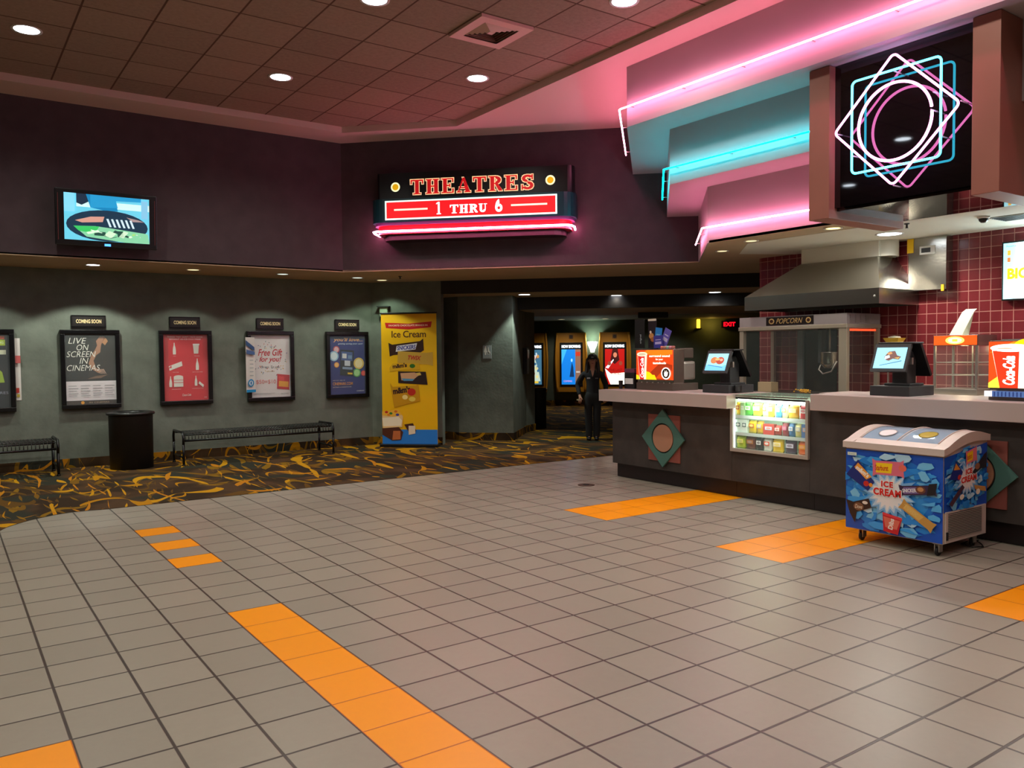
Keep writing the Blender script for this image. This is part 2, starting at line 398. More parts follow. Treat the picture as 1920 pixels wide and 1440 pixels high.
# restroom block with skirting
blk = [(7.6, 12.5), (8.3, 11.8), (9.35, 12.85), (9.73, 13.08), (9.73, 16), (7.9, 16), (7.52, 12.95)]
struct('wall_restroom', MB().prism(blk, 0, 2.6, M_WALL))
bb = [(7.59, 12.49), (8.3, 11.785), (9.36, 12.845), (9.74, 13.07), (9.74, 15.9), (7.89, 15.9), (7.51, 12.94)]
struct('baseboard_restroom', MB().prism(bb, .004, .14, M_CBASE))
struct('wall_restroom', MB().box(6.5, 8.0, 14.6, 14.8, 0, 2.6, M_WALL)); struct('wall_restroom', MB().prism([(6.98, 12.14), (7.08, 12.14), (6.75, 14.6), (6.6, 14.6)], 0, 2.6, M_WALL))
dd = MB(); dd.prism([(7.505, 12.93), (7.16, 13.4), (7.13, 13.38), (7.475, 12.91)], .01, 2.05, mat('yellow_door_paint', (196, 140, 20), .5, var=.06))
struct('door_1', dd)
# far corridor
far = 33.5
struct('wall_far', MB().prism([D(far, 11.5), D(far, 27), D(far+.3, 27.15), D(far+.3, 11.65)], 0, 2.5, mat('far_wall_paint', (88, 98, 86), .85, var=.12)))
struct('baseboard_far', MB().prism([D(far-.03, 11.5), D(far-.03, 27), D(far, 27), D(far, 11.5)], .004, .16, M_CBASE))
struct('wall_corridor', MB().prism([(9.73, 16), (11.6, 22), (11.4, 22.1), (9.5, 16)], 0, 2.5, M_DARKW))
struct('wall_corridor', MB().prism([(9.3, 6.9), (15.2, 5.6), (28, 6.4), (28, 6.2), (15, 5.4), (9.3, 6.7)], 0, 2.8, M_DARKW))
# upper walls
struct('wall_left_upper', MB().box(-8, 4.97, 11.45, 11.6, ZS+.012, 4.9, M_UP))
struct('wall_angled_upper', MB().prism([(4.97, 11.45), (9.3, 7.12), (9.42, 7.24), (5.03, 11.6)], ZS+.012, 4.9, M_UP))
sof = [(-8, 12.9), (-8, 11.45), (4.97, 11.45), (8.64, 7.78), (7.2, 6.34), (7.2, -4), (9.3, -4), (9.3, 7.05), (12.0, 7.0), (6.1, 12.9)]
slab_poly('ceiling', sof, ZS, ZS+.03, M_SOFF)
slab_poly('ceiling', [(7.58, -4), (7.6, 6.12), (8.33, 6.84), (8.99, 6.5), (8.99, -4)], ZS-.004, ZS-.0005, M_KCEIL)
# coffered acoustic ceiling with a lower painted ring round it
slab_poly('ceiling', [(-8, -5), (-8, 10.9), (4.75, 10.9), (5.93, 9.72), (5.93, -5)], ZC, ZC+.04, M_CEIL)
slab_poly('ceiling', [(-8, 10.9), (-8, 11.5), (4.97, 11.5), (9.3, 7.2), (9.3, -5), (5.93, -5), (5.93, 9.72), (4.75, 10.9)], ZT, ZC+.02, M_TRIM)
# stepped bulkheads over the kiosk
slab_poly('trim_1', [(6.28, -4), (6.28, 6.7), (8.0, 8.42), (9.3, 7.12), (9.3, -4)], 4.03, ZT, M_BULK)
slab_poly('trim_2', [(6.74, -4), (6.74, 6.5), (8.33, 8.09), (9.3, 7.12), (9.3, -4)], 3.42, 4.03, M_BULK)
slab_poly('trim_3', [(7.2, -4), (7.2, 6.36), (8.63, 7.79), (9.3, 7.12), (9.3, -4)], ZS+.001, 3.42, M_BULK)
# kiosk back wall
struct('wall_kiosk', MB().box(9.0, 9.3, -4, 7.05, 0, ZS, M_RED))

# ================================================================== CEILING FITTINGS
LENS = glow('lamp_lens', (.86, .93, 1.0), 9)
def downlight(name, loc, label, r=.115, energy=60, col=(1, .97, .86), angle=150, group=None, lens=LENS, blend=.5, tilt=None):
    t = thing(name, label, 'ceiling light', loc, 0, group)
    MB().lathe([(r, -.004), (r+.022, -.006), (r+.024, 0), (r, 0)], WHITEM, 28, cap=False).build('trim_ring', t)
    m = MB(); m.lathe([(0, -.003), (r*.98, -.003)], lens, 28); m.build('lens', t)
    if energy: light('SPOT', 'bulb', t, (0, 0, -.03), energy, col, r*.8, math.radians(angle), blend)
    return t
G = 'recessed hall downlights'
hall = [((.8, 9.37), 'round recessed downlight in the dark tiled ceiling, nearest the television wall corner of the picture'),
        ((3.33, 6.86), 'round recessed downlight cut by the picture top, left of the air vent'),
        ((3.33, 9.35), 'round recessed downlight in the tiled ceiling nearest the ceiling corner left of the theatre sign'),
        ((5.25, 8.13), 'round recessed downlight in the tiled ceiling just below the air vent'),
        ((5.24, 5.62), 'bright round recessed downlight by the pink ceiling edge, right of the air vent')]
for (x, y), lb in hall: downlight('ceiling_light', (x, y, ZC), lb, energy=HALL_W, group=G)
for x, y in ((.8, 6.87), (.8, 4.37), (3.33, 4.35), (3.33, 1.85), (5.25, 3.1), (.8, 1.87), (5.25, .6), (-1.7, 6.87), (-1.7, 4.37), (-1.7, 9.37), (-1.7, 1.87), (2.1, -.9), (-.6, -.9)):
    downlight('ceiling_light', (x, y, ZC), 'round recessed hall downlight above and behind the viewpoint', energy=HALL_W, group='downlights out of view')
YEL = glow('dim_lamp_lens', (1, .85, .5), 1.0); DIMW = glow('soft_lamp_lens', (.8, .9, .8), .9)
for i, (x, lb, e, ln) in enumerate(((.42, 'soffit downlight over the poster at the left picture edge', 1.0, LENS), (1.72, 'bright flat soffit downlight under the television, over the black dancer poster', 2.0, LENS),
        (3.0, 'dim yellowish soffit downlight over the red bottle poster', .5, YEL), (4.3, 'soffit downlight over the white gift poster', .6, DIMW), (5.52, 'soffit downlight over the blue phone poster', .9, DIMW))):
    downlight('soffit_light', (x, 12.15, ZS), lb, .08, SOFFIT_W*e, (.93, 1, .86), 116, 'soffit downlights over the posters', ln, .15)
downlight('soffit_light', (6.05, 12.35, ZS), 'soffit downlight above the yellow banner beside the angled wall', .08, SOFFIT_W*.5, (.75, 1, .75), 120, None, YEL, .3)
for i, (x, y, lb) in enumerate(((8.37, 11.53, 'bright flat downlight under the corridor header above the restroom block'), (9.98, 10.94, 'bright flat downlight under the corridor header above the uniformed person'), (10.98, 9.54, 'bright flat downlight under the corridor header left of the steel hood'))):
    downlight('corridor_light', (x, y, 2.57), lb, .1, HEADER_W*(6.5 if i == 0 else 1), (.85, 1, .9) if i == 0 else (1, .95, .8), 84 if i == 0 else 150, 'corridor header downlights', LENS, .1 if i == 0 else .5)
for x, y, lb in ((14.1, 17.7, 'small far corridor downlight above the leftmost backlit poster'), (14.95, 16.85, 'small far corridor downlight above the blue backlit poster'), (15.9, 15.95, 'small far corridor downlight above the red backlit poster')):
    downlight('corridor_light', (x, y, 2.47), lb, .08, FAR_W, (1, .95, .8), 150, 'small far corridor downlights', YEL)
for x, y, lb, r, e, ln in ((8.29, 4.82, 'large bright kiosk ceiling downlight between the neon sign box and the steel wall cabinet', .12, 1, LENS), (7.4, 4.9, 'yellow downlight in the grey kiosk soffit left of the neon sign box', .07, .3, glow('warm_lens', (1, .8, .3), 2.5)),
        (7.45, 5.95, 'small dim downlight in the grey kiosk soffit, middle of three', .06, .2, YEL), (7.89, 6.74, 'small dim downlight at the far tip of the grey kiosk soffit', .06, .2, YEL), (8.3, 2.9, 'kiosk ceiling downlight at the right picture edge', .12, 1.1, LENS)):
    downlight('kiosk_light', (x, y, ZS-.004), lb, r, KIOSK_W*e, (1, .95, .82), 160, 'kiosk ceiling downlights', ln)
# square diffuser
t = thing('air_vent', 'square cream ceiling air diffuser with stepped louvres in the dark tiled ceiling', 'air vent', (4.6, 6.865, ZC))
CREAM = mat('cream_enamel', (222, 184, 172), .5)
m = MB(); a = .305
for r0, r1 in ((a, .2),):
    m.faces([(-r0, -r0, -.03), (r0, -r0, -.03), (r0, r0, -.03), (-r0, r0, -.03), (-r1, -r1, -.03), (r1, -r1, -.03), (r1, r1, -.03), (-r1, r1, -.03), (-r0, -r0, 0), (r0, -r0, 0), (r0, r0, 0), (-r0, r0, 0)],
            [(0, 1, 5, 4), (1, 2, 6, 5), (2, 3, 7, 6), (3, 0, 4, 7), (0, 8, 9, 1), (1, 9, 10, 2), (2, 10, 11, 3), (3, 11, 8, 0)], CREAM)
m.build('frame', t)
lv = MB()
for k in range(5):
    r0 = .2-k*.037; r1 = r0-.026; z0, z1 = -.028, -.006
    lv.faces([(-r0, -r0, z1), (r0, -r0, z1), (r0, r0, z1), (-r0, r0, z1), (-r1, -r1, z0), (r1, -r1, z0), (r1, r1, z0), (-r1, r1, z0)], [(0, 1, 5, 4), (1, 2, 6, 5), (2, 3, 7, 6), (3, 0, 4, 7)], CREAM)
lv.faces([(-.03, -.03, -.028), (.03, -.03, -.028), (.03, .03, -.028), (-.03, .03, -.028)], [(0, 1, 2, 3)], CREAM); lv.build('louvres', t)
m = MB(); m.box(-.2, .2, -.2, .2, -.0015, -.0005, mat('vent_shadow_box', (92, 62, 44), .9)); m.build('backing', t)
# dome camera and kiosk vent in the white ceiling
t = thing('security_camera', 'small dark dome security camera on the white kiosk ceiling', 'security camera', (7.97, 3.72, ZS-.004))
MB().lathe([(.055, 0), (.055, -.015), (.045, -.02)], WHITEM, 20).build('base', t); MB().lathe([(.042, -.02), (.038, -.04), (.022, -.056), (0, -.06)], BLACK, 20).build('dome', t)
t = thing('air_vent', 'thin rectangular slotted vent in the white kiosk ceiling right of the dome camera', 'air vent', (8.25, 3.45, ZS-.004))
m = MB(); m.box(-.16, .16, -.28, .28, -.008, 0, mat('vent_grey', (150, 160, 158), .5)); m.build('frame', t)
m = MB()
for k in range(7): m.box(-.14+k*.043, -.125+k*.043, -.26, .26, -.012, -.008, CHAR)
m.build('slats', t)
t = thing('sprinkler', 'tiny dark sprinkler head under the soffit left of the corridor mouth', 'sprinkler', (6.0, 11.6, ZS)); MB().lathe([(.03, 0), (.03, -.008), (.012, -.012), (.012, -.035), (.02, -.04), (0, -.042)], CHAR, 12).build('head', t)
t = thing('sprinkler', 'tiny sprinkler head hanging at the inner corner of the neon sign box', 'sprinkler', (7.75, 4.33, ZS-.004)); MB().lathe([(.025, 0), (.025, -.008), (.01, -.012), (.01, -.04), (.018, -.045), (0, -.047)], CHAR, 12).build('head', t)

# ================================================================== NEON
NP = glow('pink_neon_gas', PINK, NEON_S*2.7); NC = glow('cyan_neon_gas', CYAN, NEON_S*2.0)
def neon_strip(name, label, pts, m, supports):
    t = thing(name, label, 'neon light', pts[0], 0)
    L = [Vector(p)-Vector(pts[0]) for p in pts]
    MB().tube(L, .0085, m, 8).build('tube', t)
    for p, d in supports:
        b = MB(); q = Vector(p)-Vector(pts[0]); e = q+Vector(d); b.tube([q+Vector(d)*.02, e], .004, STEEL2, 6); b.build('standoff', t)
    return t
k45 = .7071
def strip(name, label, X, z, y0, yc, n, m, gap, zend=None):
    """tube along the face X, turning 45 deg round the corner yc along the end face"""
    xe = X-gap; L = [(xe, y0, z), (xe, yc-.02, z), (xe+.01, yc+.012, z)]+[(xe+.01+n*k45, yc+.012+n*k45, z)]
    sup = [((xe, y, z), (gap, 0, 0)) for y in [yc-.15-i*.75 for i in range(int((yc-y0)/.75)+1)] if y > y0]
    sup += [((xe+.01+q*k45, yc+.012+q*k45, z), (gap*k45, -gap*k45*1.0, 0)) for q in (n*.35, n*.92)]
    return neon_strip(name, label, L, m, sup)
strip('neon_tube', 'longest pink neon tube, on the topmost step of the bulkhead over the kiosk', 6.28, 4.22, -3, 6.74, 2.1, NP, .075)
strip('neon_tube', 'cyan blue neon tube on the middle step of the bulkhead', 6.74, 3.58, 4.5, 6.52, 1.8, NC, .075)
strip('neon_tube', 'lowest and shortest pink neon tube, on the bottom step of the bulkhead', 7.2, 2.95, 4.5, 6.38, 1.45, NP, .07)

# neon emblem box hanging before the bulkhead
BROWN = mat('brown_laminate', (150, 92, 76), .55, var=.05)
t = thing('neon_sign', 'hanging box sign with black glossy panel framed by two brown posts, neon circle and squares', 'neon sign', (6.4, 4.28+.2, 0), -PI/2)
# local x = distance to the right (-Y world), local y = into the wall (+X world)
def nb(x0, x1, y0, y1, z0, z1, m, name, bev=.004):
    b = MB(); b.box(x0, x1, y0, y1, z0, z1, m, bev); return b.build(name, t)
nb(0, .2, 0, 1.2, 2.71, 4.025, BROWN, 'post'); nb(1.4, 1.6, 0, 1.2, 2.71, 4.025, BROWN, 'post')
GB = mat('black_mirror_glass', (10, 7, 9), .03, spec=.8)
nb(.2, 1.4, .085, .12, 2.80, 4.025, GB, 'panel', 0); nb(.2, 1.4, .12, 1.15, 2.775, 2.80, GB, 'underside', 0)
def neon_loop(name, pts, m, r=.0085, closed=True):
    b = MB(); b.tube(pts, r, m, 10, closed=closed); o = b.build(name, t)
    return o
def rsq(cx, cz, hw, hh, y, deg=0, rr=.04, n=5):
    P = []
    for (sx, sz, a0) in ((1, 1, 0), (-1, 1, 90), (-1, -1, 180), (1, -1, 270)):
        for i in range(n+1):
            a = math.radians(a0+90*i/n); P.append((sx*(hw-rr)+rr*math.cos(a), sz*(hh-rr)+rr*math.sin(a)))
    a = math.radians(deg)
    return [(cx+x*math.cos(a)-z*math.sin(a), y, cz+x*math.sin(a)+z*math.cos(a)) for x, z in P]
EP = glow('pink_sign_gas', (1, .22, .62), 12); EC = glow('cyan_sign_gas', (.05, .7, 1), 9)
neon_loop('square_tube', rsq(.80, 3.43, .375, .385, -.015), EC, .009)
neon_loop('diamond_tube', rsq(.80, 3.415, .375, .375, -.03, 45), EP, .009)
neon_loop('circle_tube', [(.80+.31*math.cos(a), -.02, 3.40+.31*math.sin(a)) for a in [math.radians(8+i*5.9) for i in range(61)]], EP, .011, False)
for px_, pz in ((.425, 3.2), (1.175, 3.2), (.8, 3.8), (1.12, 3.55), (1.1, 3.42), (1.33, 3.43), (.27, 3.42), (.8, 2.885)):
    b = MB(); b.tube([(px_, -.02, pz), (px_, .085, pz)], .006, glass('glass_post', (230, 230, 230), .5), 8); b.build('standoff', t)

# black box added for the dark shape beside the sign box
t = thing('hung_box', 'black box hanging high up beside the right post of the neon sign', 'hung_box', (6.75, 2.62, 3.42), -PI/2)
MB().box(-.16, .16, 0, .3, 0, .6, MATTE_BLACK, .01).build('cabinet', t); b = MB(); b.box(-.14, .14, -.012, 0, .03, .57, CHAR, .004); b.build('grille', t); b = MB(); b.box(-.03, .03, .1, .2, .6, .61, MATTE_BLACK); b.build('bracket', t)

# ================================================================== POSTER WALL (faces -y)
YW = 12.9
FRM = mat('black_frame_gloss', (12, 12, 14), .25)
def poster_case(x, label, art, w=.755, z0=.83, h=1.11, y=YW):
    t = thing('framed_poster', label, 'poster', (x, y, z0), 0, None)
    f = MB()
    for a, b, c, d in ((-w/2, w/2, 0, .06), (-w/2, w/2, h-.06, h), (-w/2, -w/2+.06, .06, h-.06), (w/2-.06, w/2, .06, h-.06)): f.box(a, b, -.07, 0, c, d, FRM, .008)
    f.box(-w/2+.03, w/2-.03, -.012, 0, .03, h-.03, FRM); f.build('frame', t)
    p = Print(w-.12, h-.12, (20, 18, 18), .004, 0, -.013, 0, .06); art(p); p.build('poster', t)
    g = MB(); g.box(-w/2+.058, w/2-.058, -.052, -.049, .058, h-.058, mat('poster_glazing', (210, 220, 220), .06, alpha=.05, spec=.5)); g.build('glazing', t)
    return t
W_ = (232, 228, 218)
def art_dancer(p):
    p.rect(0, 0, 1, 1, (24, 20, 20)); p.poly([(.45, .34), (1, .38), (1, 1), (.6, 1), (.5, .7)], (38, 28, 24))
    p.poly(ell(.76, .93, .06, .04), (150, 98, 70)); p.poly([(.62, .9), (.7, .97), (.78, .95), (.72, .84), (.7, .74), (.62, .7), (.56, .62), (.6, .52), (.72, .47), (.66, .44), (.52, .5), (.46, .58), (.52, .7), (.6, .78), (.64, .84)], (170, 120, 92))
    p.poly([(.74, .88), (.82, .95), (.86, .9), (.8, .84)], (184, 128, 84)); p.poly([(.42, .36), (.6, .4), (.85, .42), (.7, .37)], (112, 84, 66))
    for i in range(5): p.poly([(.62+i*.03, .5), (.64+i*.03, .5), (.7+i*.028, .43), (.69+i*.028, .43)], (196, 160, 140), lay=i == 0)
    for s, cx, cy, tw in (('LIVE', .25, .905, .36), ('ON', .35, .81, .24), ('SCREEN', .32, .715, .58), ('IN', .37, .62, .18), ('CINEMAS', .36, .52, .66)):
        p.text(s, cx, cy, tw, .082, W_, shear=.25, bold=-.005)
    p.rect(.0, .055, 1, .33, (222, 214, 218))
    for r in range(5):
        for c in range(4): p.rect(.05+c*.24, .26-r*.035, .05+c*.24+.16+.03*((r+c) % 2), .268-r*.035, (150, 148, 152))
    p.rect(0, 0, 1, .05, (60, 44, 38)); p.el(.32, .025, .035, .022, (236, 160, 20)); p.text('IN CINEMAS', .65, .025, .4, .02, (180, 150, 120))
def bottle(p, x, y, s, col=W_):
    p.poly([(x-.03*s, y), (x+.03*s, y), (x+.032*s, y+.05*s), (x+.026*s, y+.09*s), (x+.01*s, y+.13*s), (x+.008*s, y+.16*s), (x-.008*s, y+.16*s), (x-.01*s, y+.13*s), (x-.026*s, y+.09*s), (x-.032*s, y+.05*s)], col)
def art_red(p):
    p.rect(0, 0, 1, 1, (214, 26, 40)); p.text("THINGS THAT DON'T TASTE GOOD", .5, .965, .8, .022, (248, 210, 210), bold=.01); p.text('WITHOUT AN ICE-COLD DRINK', .5, .93, .72, .022, (248, 210, 210), bold=.01)
    bottle(p, .25, .7, 1.1); p.text('tiny', .25, .675, .06, .012, W_)
    p.poly([(.69, .71), (.79, .71), (.81, .86), (.67, .86)], W_); p.rect(.67, .84, .82, .86, (250, 250, 248)); p.text('big gulp', .76, .675, .12, .012, W_)
    p.poly(rotp(rc(.12, .49, .42, .56), 14), W_); p.poly(rotp([(.1, .5), (.18, .49), (.18, .53)], 14), (214, 60, 70)); p.text('hot dog', .27, .43, .13, .012, W_)
    bottle(p, .76, .46, 1.1); p.text('with an extra straw', .76, .43, .24, .012, W_)
    bottle(p, .15, .21, 1.0); p.poly(rc(.22, .21, .43, .36), W_); p.poly(ell(.325, .36, .105, .025), W_); p.rect(.22, .27, .43, .278, (214, 26, 40)); p.rect(.22, .31, .43, .316, (214, 26, 40)); p.text('with fast food', .27, .175, .2, .012, W_)
    bottle(p, .72, .22, .95); p.poly(rotp(rc(.78, .22, .9, .26), -30), W_); p.text('quick popcorn snack', .76, .18, .26, .012, W_)
    p.text('Coca-Cola', .5, .085, .2, .035, W_, bold=.01, shear=.35); p.text('2018', .93, .04, .06, .012, W_)
def art_gift(p):
    p.rect(0, 0, 1, 1, (222, 216, 216)); R = (196, 24, 44); rnd = random.Random(4)
    for i in range(90):
        a = rnd.uniform(0, 2*PI); r = rnd.uniform(.24, .46); u = .5+r*math.cos(a)*1.0; v = .62+r*math.sin(a)*.62
        if abs(u-.5) < .36 and .5 < v < .78 and rnd.random() < .8: continue
        c = rnd.choice([(60, 120, 120), (196, 60, 60), (90, 90, 96), (210, 170, 60), (70, 90, 140)])
        p.poly(rotp(rc(u-.012, v-.006, u+.012, v+.006), rnd.uniform(0, 180)), c, lay=i == 0)
    p.text('Free Gift', .5, .72, .62, .11, R, bold=.02, shear=.3); p.text('for you!', .5, .6, .56, .11, R, bold=.02, shear=.3)
    p.text('On us. To you.', .5, .48, .5, .05, (70, 60, 60), shear=.2); p.text('gift cards', .5, .415, .2, .025, (190, 150, 60))
    p.text('$50=$10', .38, .245, .5, .075, (220, 130, 126), bold=.01)
    p.poly(rotp(rc(.66, .12, .98, .36), -4), (196, 30, 40)); p.poly(rotp(rc(.7, .16, .95, .25), -4), (232, 160, 40)); p.poly(rotp(rc(.7, .26, .84, .33), -4), (220, 60, 60))
    p.rect(.05, .06, .6, .066, (170, 170, 172)); p.rect(.05, .045, .5, .05, (170, 170, 172)); p.text('SEE DETAILS', .85, .05, .2, .016, (120, 110, 110))
def art_blue(p):
    p.rect(0, 0, 1, 1, (30, 40, 118)); p.text("you'll love...", .54, .92, .84, .075, (240, 176, 110), bold=.02, shear=.25); p.text('getting saving your card', .6, .855, .7, .03, (214, 220, 240), shear=.2, bold=.01)
    for x, y, r, a, b in ((.2, .76, .09, (190, 70, 80), (230, 180, 190)), (.13, .65, .13, (150, 190, 220), (220, 236, 244)), (.2, .5, .07, (232, 140, 50), (246, 190, 110)), (.83, .52, .15, (226, 190, 90), (242, 226, 170)), (.77, .36, .11, (90, 170, 90), (170, 220, 150)), (.96, .35, .07, (206, 50, 50), (230, 90, 80))):
        p.el(x, y, r, r*.66, a); p.el(x, y, r*.72, r*.5, b)
    p.poly(rotp(rc(.3, .32, .68, .75), -3), (24, 28, 40)); p.poly(rotp(rc(.33, .57, .65, .72), -3), (70, 90, 150)); p.poly(rotp(rc(.36, .61, .48, .69), -3), (226, 226, 230)); p.poly(rotp(rc(.52, .6, .63, .66), -3), (120, 150, 190))
    p.poly(rotp(rc(.42, .48, .58, .57), -3), (200, 206, 216)); p.poly(rotp(rc(.36, .42, .64, .46), -3), (130, 150, 180)); p.poly(rotp(rc(.5, .335, .64, .365), -3), (236, 190, 40))
    p.text('use our app at', .25, .235, .34, .02, (214, 200, 190)); p.text('CINEMARK.COM', .36, .18, .56, .05, (226, 150, 70), bold=.015); p.text('and learn a reward to me', .34, .125, .52, .022, (214, 200, 190)); p.text('CINEMARK', .86, .05, .22, .022, (200, 200, 214), bold=.01)
def art_green(p):
    p.rect(0, 0, 1, 1, (20, 18, 30)); p.rect(.3, .93, .92, .97, (230, 90, 30)); p.rect(.3, .84, .93, .92, (168, 190, 40)); p.text('NOW SHOWING', .62, .88, .56, .03, (230, 240, 200))
    p.rect(.3, .72, .94, .78, (206, 206, 178)); p.poly([(.2, .32), (.9, .34), (.86, .48), (.74, .56), (.3, .58)], (150, 176, 40)); p.poly([(.3, .45), (.8, .46), (.74, .54), (.35, .56)], (120, 150, 90))
    p.text('IN THEATRES', .66, .2, .6, .035, (140, 140, 160))
poster_case(.46, 'black framed poster with lime green shapes, cut off by the left picture edge', art_green)
poster_case(1.755, 'black framed poster of a dark bending dancer reading LIVE ON SCREEN IN CINEMAS', art_dancer)
poster_case(3.04, 'black framed bright red poster with white bottle and snack icons', art_red)
poster_case(4.33, 'black framed white poster with red FREE GIFT FOR YOU script', art_gift)
poster_case(5.64, 'black framed dark blue poster with a phone and coloured circles', art_blue)
for x, lb in ((1.745, 'small black COMING SOON sign above the dark dancer poster'), (3.04, 'small black COMING SOON sign above the red bottle poster'), (4.335, 'small black COMING SOON sign above the white gift poster'), (5.65, 'small black COMING SOON sign above the blue phone poster')):
    t = thing('wall_sign', lb, 'sign', (x, YW, 1.975), 0, 'coming soon signs')
    b = MB(); b.box(-.22, .22, -.03, 0, 0, .17, BLACK, .006); b.build('plate', t)
    b = MB(); b.box(-.215, .215, -.036, -.03, .0, .012, FRM); b.box(-.215, .215, -.036, -.03, .158, .17, FRM); b.build('edging', t)
    p = Print(.40, .13, (22, 16, 14), .002, 0, -.0305, 0, .02); p.text('COMING SOON', .5, .5, .8, .42, (236, 214, 160), bold=.03); p.build('lettering', t)
# loose flyers taped beside frames
def flyer(name, label, x, z0, w, h, art, yaw, y=YW, off=.1):
    t = thing(name, label, 'flyer', (x, y-off, z0), yaw); n = 8; b = MB()
    p = Print(w, h, (214, 208, 204), .002, 0, 0, 0, 0); art(p); o = p.build('sheet', t)
    for v in o.data.vertices: v.co.y -= .05*math.sin((v.co.z/h)*PI)*.6+.0
    return t
def fl1(p):
    p.poly([(0, .86), (.9, .75), (.9, .82), (0, .95)], (50, 84, 130)); p.poly([(0, .7), (.9, .68), (.9, .74), (0, .78)], (70, 100, 150))
    for k in range(5): p.rect(.3, .58-k*.07, .7, .59-k*.07, (130, 140, 150))
    p.el(.45, .17, .32, .07, (40, 140, 200)); p.el(.45, .17, .2, .045, (230, 240, 244)); p.el(.45, .17, .08, .035, (40, 120, 190)); p.rect(0, 0, 1, .05, (40, 150, 210))
flyer('flyer', 'curling white and blue flyer hanging over the left side of the white gift poster', 3.985, .98, .16, .86, fl1, .25)
def fl2(p):
    p.rect(0, .6, 1, .72, (190, 90, 90)); p.rect(0, .12, .6, .2, (190, 60, 50)); p.rect(.1, .05, .7, .1, (200, 180, 80))
flyer('flyer', 'narrow pale paper strip hanging at the right side of the lime green poster', .874, .98, .06, .84, fl2, -.02, off=.004)

# television, tilted forward on the upper wall
t = thing('television', 'wall mounted flat television showing a blue and green picture', 'television', (1.77, 11.385, 2.93)); t.rotation_euler = (math.radians(4), 0, 0)
b = MB(); b.box(-.575, .575, -.12, -.06, 0, .68, BLACK, .012); b.build('bezel', t)
b = MB(); b.box(-.2, .2, -.06, 0.064, .02, .3, MATTE_BLACK, .005); b.build('wall_bracket', t)
for sx in (-.545, .545):
    b = MB(); b.box(sx-.003, sx+.003, -.124, -.118, .06, .62, mat('red_trim_line', (120, 60, 60), .3)); b.build('trim_line', t)
p = Print(.96, .56, (60, 130, 180), .003, 1.0, -.1195, 0, .07)
p.rect(0, 0, 1, 1, (96, 190, 214)); p.rect(.14, .72, 1, .86, (190, 226, 224)); p.poly([(.14, .8), (.14, 1), (.28, 1), (.3, .86), (.2, .76)], (20, 40, 60)); p.poly([(.25, 1), (.3, .72), (.5, .66), (.62, .68), (.6, .86), (.5, 1)], (10, 120, 170)); p.poly([(.3, .72), (.62, .75), (.6, .9), (.9, .92), (.9, 1), (.3, 1)], (30, 140, 190))
p.poly(ell(.5, .34, .48, .34), (18, 46, 66)); p.poly([(.12, .42), (.3, .52), (.46, .54), (.44, .42), (.2, .38)], (190, 140, 126)); p.poly([(.72, .56), (.86, .52), (.94, .48), (.8, .47)], (150, 130, 130))
for k in range(6): p.poly(rotp(rc(.5+k*.055, .32, .525+k*.055, .5), 12), (190, 216, 224), lay=k == 0)
p.poly([(.1, .3), (.35, .32), (.5, .3), (.98, .22), (1, .0), (.7, .0), (.25, .08)], (120, 190, 150)); p.poly([(.1, .3), (.4, .32), (.34, .16), (.16, .2)], (50, 180, 90))
rnd = random.Random(5)
for k in range(16): p.poly(rotp(rc(.25+k*.045, .12+rnd.uniform(-.05, .1), .4+k*.035, .13+rnd.uniform(-.03, .12)), rnd.uniform(-40, 40)), rnd.choice([(200, 230, 200), (30, 70, 60), (150, 200, 110), (190, 220, 190)]), lay=k == 0)
p.rect(.9, .55, .98, .95, (120, 180, 210)); p.rect(.0, .6, .12, 1, (120, 200, 224)); p.build('screen', t)
b = MB(); b.box(-.04, .03, -.122, -.118, .012, .04, glow('blue_led', (.05, .25, 1), 3)); b.build('power_light', t)

# trash bins
def bin_round(name, label, x, y, r, h):
    t = thing(name, label, 'trash can', (x, y, .004)); MB().lathe([(r*.96, 0), (r*.98, h*.93), (r, h*.94), (r*.0, h*.94)], MATTE_BLACK, 36, smooth=True).build('body', t)
    MB().lathe([(r*.55, h*.95), (r*1.06, h*.945), (r*1.08, h*.96), (r*1.06, h*.985), (r*.9, h), (r*.6, h*.99), (r*.55, h*.95)], BLACK, 36, cap=False).build('lid_ring', t)
    b = MB(); b.lathe([(0, h*.945), (r*.56, h*.945)], mat('bin_hole', (4, 4, 4), .9), 24); b.build('opening', t)
bin_round('trash_can', 'wide black round trash can between the dancer poster and the long bench', 2.17, 12.38, .29, .79)
bin_round('trash_can', 'narrow black round trash can at the corridor mouth beside the restroom wall', 10.05, 13.42, .185, .83)

